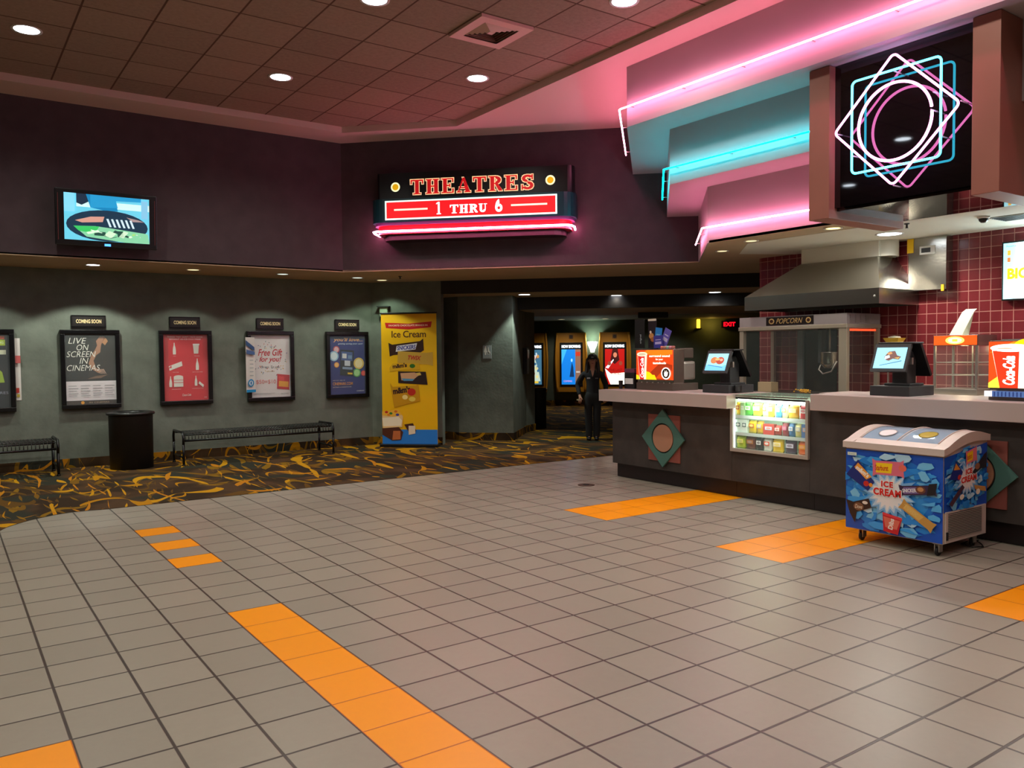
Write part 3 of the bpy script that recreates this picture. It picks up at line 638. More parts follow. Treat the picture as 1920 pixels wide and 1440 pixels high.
# wire benches
IRON = mat('black_iron', (20, 20, 22), .3, .3); PERF = mat('black_wire_mesh', (62, 62, 60), .3, .5)
def bench(label, x0, x1, loc):
    L = (x1-x0)/2; t = thing('bench', label, 'bench', loc); r = .018; zz = .455
    m = MB()
    for yy in (-.27, .27): m.tube([(-L+.02, yy, zz-.02), (L-.02, yy, zz-.02)], .012, IRON, 8)
    for yy in (-.29, ): m.tube([(-L+.02, yy, zz-.1), (L-.02, yy, zz-.1)], .016, IRON, 8)
    m.build('seat_rail', t)
    m = MB(); nx = int(2*L/.045)
    for k in range(nx+1):
        x = -L+.03+k*(2*L-.06)/nx; m.tube([(x, -.29, zz-.1), (x, -.285, zz-.03), (x, -.25, zz), (x, .25, zz), (x, .28, zz-.03)], .006, PERF, 5)
    for yy in (-.2, -.1, 0, .1, .2): m.tube([(-L+.02, yy, zz-.004), (L-.02, yy, zz-.004)], .008, PERF, 6)
    m.build('seat', t)
    for sx in (-1, 1):
        m = MB(); m.tube([(sx*L, -.29, .3), (sx*L, -.3, zz-.06), (sx*L, -.26, zz+.015), (sx*L, .26, zz+.015), (sx*L, .3, zz-.06), (sx*L, .29, .3)], r, IRON, 8); m.build('end_frame', t)
        for sy in (-.29, .29):
            m = MB(); m.tube([(sx*L, sy, .3), (sx*L, sy, 0)], r, IRON, 8); m.tube([(sx*L, sy, 0), (sx*L, sy, .02)], r*1.3, IRON, 8); m.build('leg', t)
        m = MB(); m.tube([(sx*L, -.29, .12), (sx*L, .29, .12)], r*.7, IRON, 8); m.build('stretcher', t)
    return t
bench('long black wire bench against the wall under the red, white and blue posters', 2.79, 5.03, (3.91, 12.36, .004))
bench('black wire bench cut off by the left picture edge', -1.0, 1.24, (.12, 12.42, .004))
# roll-up banner
t = thing('banner', 'tall yellow roll-up ice cream banner standing at the wall corner', 'banner', (6.42, 12.135, .004), -PI/4*.97)
b = MB(); b.box(-.5, .5, -.1, .1, 0, .05, BLACK, .01); b.build('base', t)
b = MB(); b.box(-.485, .485, -.02, .02, 2.22, 2.245, BLACK, .004); b.build('top_rail', t)
b = MB(); b.tube([(0, .03, .05), (0, .03, 2.22)], .012, ALU, 8); b.build('pole', t)
p = Print(.95, 2.17, (244, 190, 0), .003, 0, 0, 0, .05)
YB = (246, 192, 4)
p.poly([(.07, .935), (.5, .925), (.92, .94), (.9, .895), (.5, .88), (.09, .893)], (196, 24, 20)); p.text('FAVORITE CHOCOLATE BRANDS IN', .49, .912, .7, .014, (255, 220, 190), bold=.015)
p.text('Ice Cream', .5, .845, .62, .052, (70, 26, 12), bold=.01, space=.95)
p.poly([(.13, .78), (.2, .765), (.7, .79), (.76, .81), (.77, .72), (.7, .7), (.22, .685), (.15, .675)], (54, 26, 16)); p.poly([(.26, .71), (.62, .727), (.65, .775), (.28, .755)], (226, 226, 232)); p.text('SNICKERS', .455, .742, .34, .032, (30, 50, 150), bold=.03, shear=.2, rot=4)
p.poly([(.3, .715), (.82, .7), (.93, .705), (.93, .6), (.84, .61), (.29, .625)], (206, 164, 60)); p.text('TWIX', .6, .662, .24, .034, (190, 30, 40), bold=.03, shear=.25, rot=-3)
p.poly([(.14, .585), (.2, .62), (.68, .62), (.7, .57), (.3, .568), (.15, .555)], (222, 170, 20)); p.text("m&m's", .33, .603, .26, .034, (60, 30, 20), bold=.05, rot=6); p.el(.56, .6, .05, .016, (50, 110, 30))
p.poly([(.3, .56), (.8, .555), (.83, .455), (.3, .47)], (44, 24, 22)); p.poly([(.34, .545), (.6, .55), (.68, .53), (.56, .49), (.36, .49)], (214, 160, 120)); p.poly([(.36, .505), (.6, .5), (.56, .485), (.4, .485)], (90, 150, 190)); p.poly([(.62, .545), (.7, .55), (.72, .53), (.66, .525)], (226, 190, 100))
p.poly([(.15, .47), (.2, .44), (.62, .45), (.66, .46), (.69, .33), (.4, .3), (.22, .28)], (206, 150, 8)); p.text("m&m's", .36, .415, .32, .05, (56, 28, 18), bold=.06, rot=8); p.el(.54, .4, .075, .028, (196, 40, 24)); p.el(.42, .36, .05, .018, (250, 226, 140)); p.el(.55, .345, .06, .018, (236, 210, 90))
p.rect(0, 0, 1, .11, (40, 130, 220)); p.poly([(0, .11), (1, .11), (1, .098), (0, .085)], (40, 130, 220))
p.poly([(0, .25), (.3, .265), (.38, .21), (.36, .13), (.02, .12), (0, .14)], (240, 206, 140)); p.poly([(0, .2), (.3, .21), (.36, .18), (.34, .14), (.02, .135)], (250, 238, 206)); p.poly([(0, .25), (.3, .265), (.36, .225), (.2, .21), (0, .22)], (244, 190, 60))
for x, y, c in ((.08, .245, (200, 40, 30)), (.16, .235, (50, 130, 50)), (.25, .25, (220, 120, 30)), (.28, .225, (70, 70, 160)), (.12, .225, (230, 140, 40))): p.el(x, y, .03, .009, c)
p.poly([(0, .12), (.3, .13), (.38, .09), (.34, .03), (.18, .025), (0, .07)], (84, 40, 24)); p.poly([(.2, .1), (.33, .1), (.33, .035), (.18, .03)], (196, 110, 60)); p.poly([(.4, .15), (.56, .16), (.62, .1), (.5, .08)], (70, 32, 20)); p.poly([(.48, .14), (.6, .14), (.6, .08), (.48, .07)], (236, 220, 190))
p.build('banner_print', t)
t = thing('emergency_light', 'pale emergency lamp box on the wall just above the yellow banner', 'emergency light', (6.24, 12.76, 2.2), -PI/4)
b = MB(); b.box(-.02, .12, -.07, 0, 0, .16, mat('pale_green_plastic', (170, 190, 160), .5), .01); b.build('body', t); b = MB(); b.box(-.06, .16, -.1, 0, .16, .175, CHAR); b.build('shelf', t)
# restroom sign, wall box
t = thing('restroom_sign', 'silver restroom sign with white person and wheelchair symbols on the dark block', 'sign', (7.975, 12.125, 1.46), -PI/4)
p = Print(.155, .235, (150, 156, 156), .008, 0, 0, 0, 0); p.el(.3, .88, .07, .05, W_); p.poly([(.2, .82), (.4, .82), (.5, .48), (.38, .48), (.38, .28), (.22, .28), (.22, .48), (.1, .48)], W_); p.el(.66, .82, .06, .045, W_); p.ring(.68, .45, .2, .15, .04, W_); p.poly([(.6, .78), (.7, .78), (.74, .58), (.9, .4), (.84, .37), (.66, .52), (.6, .52)], W_); p.rect(.15, .06, .85, .14, (120, 124, 124)); p.text('RESTROOMS', .5, .1, .66, .06, W_)
p.build('plate', t)
t = thing('wall_box', 'flat black box mounted on the right side of the restroom block', 'wall box', (9.17, 12.67, 1.15), PI/4)
b = MB(); b.box(-.14, .14, -.08, 0, 0, .5, MATTE_BLACK, .01); b.build('body', t); b = MB(); b.box(-.11, .11, -.088, -.08, .3, .46, BLACK); b.build('cover', t)

# ================================================================== THEATRES SIGN on the angled wall (local x along the wall)
t = thing('theatre_sign', 'lit wall sign reading THEATRES 1 THRU 6 with a pink neon bar below', 'sign', (6.41, 10.01, 3.1), -PI/4)
TEAL = mat('teal_enamel', (22, 62, 72), .3)
b = MB(); b.prism(ell(-1.36, -.1, .06, .15, 10, PI/2, 1.5*PI)[::1]+ell(1.36, -.1, .09, .15, 10, -PI/2, PI/2), .65, 1.05, BLACK); b.box(-1.36, 1.36, -.25, 0, .65, 1.05, BLACK); b.build('header_panel', t)
def rounded(x, y0, r, z0, z1, m, name):
    q = [(-x+r, 0)]+[(-x+r-r*math.sin(a), y0+r-r*math.cos(a)) for a in [PI/2*(1-k/6) for k in range(7)]]
    q = [(-x, 0)]+[(-x+r-r*math.cos(PI/2*k/6), y0+r-r*math.sin(PI/2*k/6)) for k in range(7)]+[(x-r+r*math.sin(PI/2*k/6), y0+r-r*math.cos(PI/2*k/6)) for k in range(7)]+[(x, 0)]
    b = MB(); b.prism(q, z0, z1, m); return b.build(name, t)
rounded(1.47, -.40, .2, .33, .66, TEAL, 'teal_box')
rounded(1.44, -.38, .2, .29, .33, mat('purple_ledge', (110, 60, 110), .4), 'ledge')
rounded(1.40, -.36, .2, .17, .29, mat('red_enamel', (200, 18, 30), .35), 'red_band')
rounded(1.32, -.30, .2, .09, .17, mat('dark_underside', (60, 34, 44), .5), 'base')
p = Print(1.8, .26, (12, 10, 12), .002, 0, -.2505, 0, .71)
p.slabtext('THEATRES', .0, 1, .1, .9, (236, 196, 150), 1.0, gap=.14, grow=.006); p.slabtext('THEATRES', .0, 1, .1, .9, (196, 20, 26), .75, gap=.14); p.build('lettering', t)
for sx in (-1.12, 1.12):
    p = Print(.135, .135, (12, 10, 12), .002, 0, -.2505, sx, .785); p.el(.5, .5, .5, .5, (236, 240, 190), 1.1); p.el(.5, .5, .34, .34, (214, 160, 10), 1.0); p.build('disc', t)
p = Print(2.46, .27, (214, 240, 226), .006, 1.2, -.40, 0, .36)
p.rect(.009, .08, .991, .92, (232, 16, 24), 1.1); p.slabtext('1', .3, .34, .2, .84, (255, 250, 250), 1.3); p.slabtext('THRU', .385, .605, .22, .66, (255, 250, 250), 2.2, gap=.08); p.slabtext('6', .645, .695, .2, .86, (255, 250, 250), 1.3)
p.rect(.055, .47, .255, .56, (255, 200, 180), 1.6); p.rect(.74, .47, .945, .56, (255, 200, 180), 1.6); p.build('lit_panel', t)
b = MB(); b.tube([(-1.44, -.02, .19), (-1.45, -.22, .2), (-1.42, -.36, .2), (-1.35, -.415, .2), (1.35, -.415, .2), (1.42, -.36, .2), (1.45, -.22, .2), (1.44, -.02, .19)], .014, glow('sign_neon_gas', (1, .24, .46), 34), 10); b.build('neon_bar', t)

# ================================================================== FAR CORRIDOR
GOLD = mat('gold_frame_paint', (196, 132, 34), .4, .1)
def curved_case(label, s, art, group='backlit poster cases'):
    """tall yellow case with bowed sides at position s along the far wall"""
    x = s; y = far-s; t = thing('poster_case', label, 'poster case', (x-.03, y-.03, .42), -PI/4)
    b = MB(); n = 12; pts = []
    for k in range(n+1): v = k/n; pts.append((-.40-.04*math.sin(PI*v), v*1.7))
    q = pts+[(-a, z) for a, z in pts[::-1]]
    M = Matrix(((1, 0, 0, 0), (0, 0, 1, 0), (0, 1, 0, 0), (0, 0, 0, 1)))
    b.prism(q, -.22, 0, GOLD, M); b.build('housing', t)
    for sx in (-1, 1):
        b = MB(); b.tube([(sx*(.395+.045*math.sin(PI*v)), -.235, v*1.7) for v in [k/12 for k in range(13)]], .03, GOLD, 8); b.build('side_rail', t)
    b = MB(); b.box(-.33, .33, -.235, -.22, .16, 1.42, BLACK, .004); b.build('inner_frame', t)
    p = Print(.6, 1.2, (10, 10, 12), .003, .3, -.236, 0, .19); p.text('NOW SHOWING', .5, .93, .9, .07, (235, 245, 255), 2.5, bold=.03); art(p); p.build('backlit_poster', t)
    p = Print(.12, .12, (120, 74, 20), .003, 0, -.222, 0, 1.52); p.el(.5, .5, .4, .4, (60, 36, 16)); p.build('badge', t)
def a1(p):
    rnd = random.Random(3); p.rect(.04, .02, .96, .86, (70, 120, 150), .8); p.poly([(.5, .84), (.2, .4), (.1, .1), (.9, .1), (.8, .4)], (200, 220, 200), .9)
    for k in range(26):
        a = rnd.uniform(.15, .8); h = rnd.uniform(.2, .75); p.poly(ell(a, h, rnd.uniform(.04, .09), rnd.uniform(.03, .05), 8), rnd.choice([(236, 220, 150), (210, 150, 80), (60, 110, 150), (236, 240, 230), (150, 60, 40)]), .9, lay=k == 0)
    p.rect(.2, .05, .8, .1, (226, 190, 60), 1)
def a2(p):
    p.rect(.04, .02, .7, .86, (20, 120, 214), 1.1); p.poly([(.04, .5), (.3, .86), (.04, .86)], (60, 170, 236), 1.1); p.rect(.7, .02, .96, .86, (150, 110, 90), .7)
    p.poly([(.42, .2), (.5, .45), (.54, .56), (.6, .44), (.64, .2)], (20, 60, 110), .7); p.el(.53, .6, .04, .04, (160, 220, 250), 1); p.rect(.72, .7, .94, .8, (200, 60, 40), .8); p.rect(.74, .3, .92, .34, (200, 190, 180), .8); p.text('COMING', .34, .1, .4, .04, (240, 160, 190), 1)
def a3(p):
    p.rect(.04, .02, .96, .86, (186, 24, 20), .9); p.poly([(.4, .86), (.3, .6), (.5, .5), (.72, .6), (.64, .86)], (70, 26, 26), .6); p.el(.52, .72, .09, .06, (214, 130, 100), .9)
    p.poly([(.04, .4), (.3, .28), (.96, .3), (.96, .02), (.3, .02), (.15, .2)], (255, 246, 226), 1.7); p.poly([(.06, .42), (.44, .62), (.46, .6), (.2, .4)], (226, 240, 255), 1.3)
    p.el(.25, .52, .08, .05, (150, 70, 50), .8); p.el(.78, .52, .08, .05, (160, 70, 50), .8); p.text('THE LAST', .55, .36, .6, .06, (150, 20, 16), .8, bold=.02); p.text('STAND', .55, .28, .5, .06, (150, 20, 16), .8, bold=.02)
curved_case('yellow bowed backlit poster case with a pale many-figure poster, leftmost in the far corridor', 14.27, a1)
curved_case('yellow bowed backlit poster case with a bright blue poster left of the uniformed person', 15.07, a2)
curved_case('yellow bowed backlit poster case with a red and white poster right of the uniformed person', 15.95, a3)
t = thing('wall_sconce', 'glowing white flared wall sconce above the head of the uniformed person', 'wall lamp', (15.5-.03, 18.0-.03, 1.55), -PI/4)
MB().lathe([(.05, 0), (.07, .08), (.13, .22), (.15, .3), (.1, .31)], glow('sconce_glass', (.8, 1, .85), 7), 16, cy=-.15, cap=False).build('shade', t); b = MB(); b.box(-.04, .04, -.15, 0, .02, .08, CHAR); b.build('arm', t); light('POINT', 'bulb', t, (0, -.25, .42), 7, (.8, 1, .85), .05)
t = thing('wall_sconce', 'small amber tube lamp in the dark behind the counter drinks', 'wall lamp', (17.55, 15.85, 2.16), -PI/4)
b = MB(); b.box(-.09, .09, -.2, .06, .02, .04, CHAR); b.lathe([(.06, .3), (.09, .32), (.05, .35)], CHAR, 12, cy=-.1); b.build('bracket', t); b = MB(); b.lathe([(.045, .04), (.05, .06), (.05, .27), (.04, .29)], glow('amber_glass', (1, .55, .03), 3), 14, cy=-.1); b.build('glass_tube', t); light('POINT', 'bulb', t, (.35, -.2, .15), 3, (1, .6, .1), .05)
t = thing('exit_sign', 'small red lit EXIT sign in the dark left of the popcorn machine', 'exit sign', (18.15, 15.25, 2.2), -PI/4)
b = MB(); b.box(-.22, .22, -.08, 0, 0, .2, MATTE_BLACK, .005); b.build('box', t); p = Print(.4, .16, (24, 4, 6), .003, 0, -.081, 0, .02); p.text('EXIT', .5, .5, .8, .75, (255, 10, 30), 2.2, bold=.04); p.build('legend', t)
t = thing('ceiling_projector', 'dark projecting box under the far corridor ceiling', 'ceiling box', (11.9, 11.95, 2.24), -PI/4); b = MB(); b.box(-.3, .3, -.15, .15, 0, .11, MATTE_BLACK, .01); b.build('body', t)

# ================================================================== CONCESSION COUNTER (x = 6.85 is the front face)
CBODY = mat('dark_suede_panel', (58, 50, 46), .7, bump=.2, bscale=20, var=.3, vscale=4)
TOE = mat('dark_toe_vinyl', (34, 24, 26), .35)
LAM = mat('mauve_laminate', (186, 168, 162), .35, var=.03)
for y0, y1, z1, x1, lb in ((5.722, 7.59, .955, .58, 'dark concession counter section left of the snack case, with diamond plaque'), (-2.5, 4.772, .985, .58, 'long dark concession counter section behind the ice cream freezer'), (4.775, 5.719, .497, .58, 'low dark counter section under the lit snack case')):
    t = thing('concession_counter', lb, 'counter', (6.85, 0, 0))
    b = MB(); b.box(0, x1, y0, y1, .18, z1, CBODY); b.build('body', t)
    b = MB(); b.box(.08, .5, y0, y1, .004, .18, TOE); b.build('toe_kick', t)
for y0, y1, x0, z0, z1, lb in ((5.722, 7.64, 6.67, .957, 1.095, 'mauve grey countertop slab left of the lit snack case'), (-2.5, 4.69, 6.73, .987, 1.14, 'mauve grey countertop slab right of the lit snack case')):
    b = MB()
    if y1 > 5: b.prism([(x0, 5.64), (6.812, 5.64), (6.812, y0), (7.52, y0), (7.52, y1), (x0, y1)], z0, z1, LAM)
    else: b.box(x0, 7.52, y0, y1, z0, z1, LAM, .006); b.box(7.0, 7.52, y1, 4.775, z0, z1, LAM)
    tag(b.build('countertop'), lb, 'countertop')
def plaque(cy, label):
    t = thing('wall_plaque', label, 'decoration', (6.848, cy, .555), -PI/2, 'counter plaques')
    TQ = mat('teal_plaque_paint', (72, 112, 102), .5, var=.08); b = MB(); b.box(-.25, .25, -.012, 0, -.27, .27, mat('terracotta_square', (138, 74, 64), .55)); b.build('square', t)
    M = Matrix(((1, 0, 0, 0), (0, 0, 1, 0), (0, 1, 0, 0), (0, 0, 0, 1)))
    o = [(0, -.335), (.335, 0), (0, .335), (-.335, 0)]; c = ell(0, 0, .175, .175, 40); b = MB()
    # diamond with round hole
    P = []
    for k in range(40):
        a = 2*PI*k/40; u, v = math.cos(a), math.sin(a); r = .335/(abs(u)+abs(v)); P.append((u*r, v*r))
    vs = [(x, -.035, z) for x, z in P]+[(x, -.035, z) for x, z in c]+[(x, -.012, z) for x, z in P]+[(x, -.012, z) for x, z in c]
    fs = []
    for k in range(40):
        j = (k+1) % 40; fs += [(k, j, 40+j, 40+k), (80+k, 80+j, j, k), (40+k, 40+j, 120+j, 120+k)]
    b.faces(vs, fs, TQ); b.build('diamond', t)
    b = MB(); b.prism(ell(0, 0, .158, .158, 40), -.03, -.012, mat('peach_disc', (176, 126, 100), .5), M); b.prism(ell(0, 0, .176, .176, 40), -.014, -.0121, MATTE_BLACK, M); b.build('disc', t)
plaque(6.70, 'teal diamond plaque with a peach disc on the counter front, near its far end')
plaque(3.24, 'teal diamond plaque on the counter front half hidden by the ice cream freezer')
# ---- snack display case
t = thing('snack_case', 'brightly lit glass snack case set into the counter front', 'display case', (6.82, 5.72, .5), -PI/2)
Wc, Hc, Dc = .945, .575, .44
b = MB(); FR = ALU
for a in ((0, .03, 0, Hc), (Wc-.03, Wc, 0, Hc)): b.box(a[0], a[1], 0, .03, a[2], a[3], FR)
b.box(.03, Wc-.03, 0, .03, 0, .035, FR); b.box(.03, Wc-.03, 0, .03, Hc-.02, Hc, CHAR); b.build('frame', t)
LIN = mat('case_lining', (222, 232, 222), .5)
b = MB(); b.box(.004, .012, .03, Dc, .006, Hc-.02, LIN); b.box(Wc-.012, Wc-.004, .03, Dc, .006, Hc-.02, LIN); b.box(.012, Wc-.012, Dc-.01, Dc, .006, Hc, LIN); b.box(.012, Wc-.012, .03, Dc-.01, .006, .03, LIN); b.build('lining', t)
ROW = (.385, .205, .032)
for z, sh in ((ROW[0], 0), (ROW[1], .0)):
    b = MB(); b.box(.02, Wc-.02, .042, Dc-.012, z-.012, z-.004, mat('shelf_glass', (210, 235, 225), .1, alpha=.5)); b.box(.02, Wc-.02, .034, .042, z-.034, z-.002, mat('price_rail', (190, 205, 200), .4)); b.build('shelf', t)
b = MB(); b.tube([(.05, .075, Hc-.032), (Wc-.05, .075, Hc-.032)], .012, glow('fluorescent_white', (.92, 1, .9), 6), 10); b.build('lamp_tube', t)
b = MB(); b.tube([(.034, .032, .04), (.034, .032, Hc-.05)], .006, glow('led_strip_white', (.92, 1, .95), 3), 8); b.build('side_lamp', t)
light('AREA', 'tube_light', t, (Wc/2, .06, Hc-.05), 6.5, (.92, 1, .88), .5, rot=(.25, 0, 0))
b = MB(); b.box(.03, Wc-.03, .012, .016, .035, Hc-.02, glass('case_glass', (220, 240, 230), .04)); b.build('front_pane', t)
b = MB(); b.box(.0, Wc-.002, 0.0, .68, Hc+.005, Hc+.02, glass('top_glass', (170, 200, 180), .55)); b.box(.0, Wc-.002, -.004, 0.0, Hc+.005, Hc+.022, STEEL2); b.build('top_pane', t)
def pack(label, name, cx, z, wd, ht, c1, c2, row, kind='bag', tilt=0, y=.14, dep=.05):
    """sweet packet standing on a shelf of the case; pillow shape with crimped ends and a printed patch"""
    wx = 6.82+y; wy = 5.72-cx; t = thing(name, label, 'snack packet', (wx, wy, .5+z), -PI/2+math.radians(tilt)*.4, row)
    b = MB(); m1 = mat('wrapper', c1, .35); n = 6
    if kind == 'box': b.box(-wd/2, wd/2, 0, dep, 0, ht, m1, .003)
    else:
        vs = []; 
        for s in (-1, 1):
            for i in range(n+1):
                for j in range(n+1):
                    u, v = i/n, j/n; bul = (math.sin(PI*u)*math.sin(PI*v))**.5*dep/2; pin = 1-.06*math.sin(PI*v)
                    vs.append(((u-.5)*wd*pin, dep/2+s*bul, v*ht))
        fs = []; N = (n+1)**2
        for s in (0, 1):
            for i in range(n):
                for j in range(n): k = s*N+i*(n+1)+j; fs.append((k, k+1, k+n+2, k+n+1))
        b.faces(vs, fs, m1, True)
    b.build('wrapper', t)
    yf = -.002 if kind == 'box' else -.004
    p = Print(wd*.62, ht*.3, c2, .001, 0, yf, 0, ht*.45); p.el(.5, .5, .36, .32, tuple(min(255, int(a*.5+120)) for a in c1)); p.build('print', t)
    if tilt: t.rotation_euler[1] = math.radians(tilt)*.0
    return t
Yl, Gn, Lm, Bl, Rd, Wh, Or, Br = (250, 214, 20), (70, 200, 30), (190, 214, 30), (60, 160, 220), (204, 40, 50), (236, 240, 236), (240, 120, 20), (110, 52, 34)
top = [('leftmost yellow and red packet', .065, .06, .135, Yl, Rd, 'bag'), ('clear tub of green sweets', .125, .05, .12, (170, 220, 150), Wh, 'box'), ('bright green bag', .195, .095, .13, Gn, Wh, 'bag'),
       ('large yellow green bag', .305, .12, .145, (214, 224, 30), Wh, 'bag'), ('white and yellow bag', .405, .07, .13, (244, 240, 190), Yl, 'bag'), ('narrow plain yellow bag', .475, .075, .135, (250, 210, 10), (250, 240, 190), 'bag'),
       ('sky blue bag', .565, .075, .13, Bl, Wh, 'bag'), ('pale striped bag', .64, .07, .12, (236, 232, 170), (220, 160, 50), 'bag'), ('broad golden bag', .74, .125, .135, (246, 196, 50), (250, 240, 170), 'bag'), ('red and white bag', .86, .10, .13, (214, 60, 70), Wh, 'bag')]
mid = [('first white mint box from the left', .07, .085, .145, (214, 238, 226), (70, 100, 100), 'box'), ('second white mint box from the left', .15, .07, .15, (220, 240, 230), (80, 110, 110), 'box'), ('plain yellow bag', .245, .10, .145, (244, 214, 10), (214, 120, 30), 'bag'),
       ('yellow orange bag with grey patch', .34, .085, .145, (240, 196, 30), (180, 180, 180), 'bag'), ('flat red and blue box', .455, .125, .10, (196, 70, 60), (200, 220, 240), 'box'), ('short red bag', .56, .08, .095, (190, 50, 40), (240, 220, 210), 'bag'),
       ('dull red and pink bag', .645, .075, .14, (176, 70, 80), (220, 120, 160), 'bag'), ('blue bag', .72, .07, .13, (70, 130, 190), Wh, 'bag'), ('pale yellow bag', .80, .08, .14, (226, 220, 140), (200, 210, 210), 'bag'), ('blue box', .885, .085, .145, (84, 120, 170), (200, 170, 150), 'box')]
bot = [('lime yellow bag leaning', .10, .12, .15, (176, 196, 20), (240, 240, 120), 'bag'), ('brown chocolate bag', .225, .125, .145, Br, (180, 120, 60), 'bag'), ('black and white packet', .335, .085, .14, (40, 36, 38), Wh, 'bag'),
       ('white bag with red sweets', .435, .10, .14, (226, 226, 214), (230, 90, 60), 'bag'), ('yellow nut bag', .56, .135, .15, (246, 210, 20), (250, 240, 200), 'bag'), ('purple and white bag', .71, .13, .135, (76, 56, 84), (220, 220, 236), 'bag'), ('orange bag', .85, .11, .13, (240, 110, 10), (236, 170, 40), 'bag')]
for rw, z, nm, gr in ((top, ROW[0], 'top shelf', 'packets on the top shelf of the case'), (mid, ROW[1], 'middle shelf', 'packets on the middle shelf of the case'), (bot, ROW[2], 'bottom', 'packets on the bottom of the case')):
    for k, (lb, cx, wd, ht, c1, c2, kd) in enumerate(rw):
        pack('%s on the %s of the lit snack case' % (lb, nm) if nm != 'bottom' else '%s on the floor of the lit snack case' % lb, 'snack_box' if kd == 'box' else 'snack_bag', cx, z+(-.003 if z > .1 else -.001), wd*1.06, min(ht*1.1, .134), c1, c2, gr, kd, y=.045)

# ---- drink dispensers with backlit panels
def cup_art(p, big=False):
    o = (214, 80, 20)
    p.rect(0, 0, 1, 1, (208, 66, 16)); p.poly([(0, .75), (.3, 1), (1, 1), (1, .85), (.6, .8), (.3, .86)], (240, 120, 20)); p.poly([(.4, .25), (.7, .6), (1, .5), (1, 0), (.3, 0)], (150, 46, 12)); p.poly([(.55, .05), (.8, .4), (1, .3), (1, 0)], (200, 70, 12))
def dispenser(name, label, y0, w, x0, z0, zlit, h, art, e):
    t = thing(name, label, 'drink dispenser', (x0, y0, z0), -PI/2)
    b = MB(); b.box(0, w, .0, .44, .0, zlit-.04, mat('dark_steel', (108, 98, 90), .35, .6), .006); b.build('base', t)
    b = MB()
    for k in range(6): b.tube([(w*(.12+k*.155), .03, zlit-.075), (w*(.12+k*.155), .03, zlit-.03)], .014, mat('nozzle_grey', (150, 150, 144), .4), 8)
    b.build('nozzles', t)
    b = MB(); b.box(.0, w, .02, .2, zlit-.04, zlit+h+.01, STEEL, .006); b.build('housing', t)
    p = Print(w, h, (200, 60, 10), .018, e, .02, w/2, zlit); art(p); p.build('backlit_panel', t)
    b = MB(); b.box(.02, w-.02, .21, .42, .12, zlit+h*.62, STEEL2, .03); b.build('rear_tower', t)
    b = MB(); b.box(.0, w, .2, .36, zlit+h*.72, zlit+h+.02, mat('dark_steel', (108, 98, 90), .35, .6), .01); b.build('canopy', t); return t
def artL(p):
    cup_art(p); p.poly([(0, .0), (0, .16), (.06, .14), (.1, .05), (.1, 0)], (250, 210, 30)); p.poly([(.26, 0), (.28, .28), (.38, .25), (.46, .16), (.52, .16), (.58, .0)], (252, 206, 10))
    p.poly([(.04, .86), (.31, .86), (.28, .0), (.1, .0)], (236, 226, 200)); p.poly([(.05, .84), (.25, .84), (.22, .0), (.11, .0)], (200, 30, 26)); p.el(.175, .86, .145, .075, (250, 240, 206)); p.el(.175, .86, .11, .045, (190, 180, 150)); p.text('Coca-Cola', .172, .40, .66*.6, .16, (255, 240, 236), 1.6, bold=.02, shear=.25, rot=90)
    for s, v, tw in (('surround sound', .80, .56), ('for your', .68, .2), ('tastebuds', .565, .36)): p.text(s, .66, v, tw, .075, (255, 246, 226), 1.8, bold=.02)
    p.el(.84, .22, .125, .2, (255, 250, 240), 1.6); p.el(.84, .22, .1, .165, (40, 24, 16), .5); p.poly([(.79, .26), (.8, .14), (.84, .1), (.88, .14), (.9, .28), (.87, .22), (.86, .33), (.84, .24), (.81, .33), (.815, .22)], (255, 246, 230), 1.6)
def artR(p):
    cup_art(p); p.el(.55, .93, .24, .14, (250, 214, 10)); p.el(.75, .8, .2, .1, (244, 110, 20)); p.poly([(0, 0), (.0, .1), (.12, .25), (.16, 0)], (255, 226, 60)); p.poly([(.4, .0), (.42, .24), (.58, .28), (.72, .2), (.9, .16), (1, 0)], (255, 246, 220), 1.8)
    p.poly([(.04, .83), (.5, .83), (.44, .0), (.14, .0)], (255, 244, 224), 1.5); p.poly([(.05, .8), (.37, .8), (.36, .0), (.14, .0)], (206, 50, 20)); p.el(.27, .86, .25, .085, (255, 252, 246), 1.9); p.el(.2, .85, .1, .015, (210, 160, 130)); p.text('Coca-Cola', .25, .38, .56*.66, .25, (255, 250, 246), 2, bold=.04, shear=.25, rot=90)
    p.text('sound', .86, .74, .22, .1, (255, 250, 246), 1.8, bold=.02)
dispenser('drink_dispenser', 'steel drink dispenser reading surround sound for your tastebuds, at the far counter end', 7.32, .60, 7.0, 1.096, .125, .355, artL, 1.0)
dispenser('drink_dispenser', 'drink dispenser with very bright backlit cup panel, cut off by the right picture edge', 3.19, .62, 6.95, 1.141, .10, .37, artR, 1.35)
b = MB()
t = thing('cup_tray', 'glowing pale blue slotted drip rail under the bright cup panel at the right edge', 'drip tray', (6.925, 3.15, 1.17), -PI/2)
b.box(0, .4, 0, .02, 0, .045, mat('blue_slotted_plastic', (100, 140, 210), .4, emis=.25)); b.build('rail', t); b = MB(); b.box(-.06, 0, 0, .02, 0, .045, mat('white_lit_plastic', (240, 244, 255), .4, emis=.7)); b.build('end_cap', t)
b = MB()
for k in range(14): b.box(.015+k*.028, .022+k*.028, -.004, 0, .004, .04, mat('blue_slot', (50, 80, 170), .5))
b.build('slots', t)
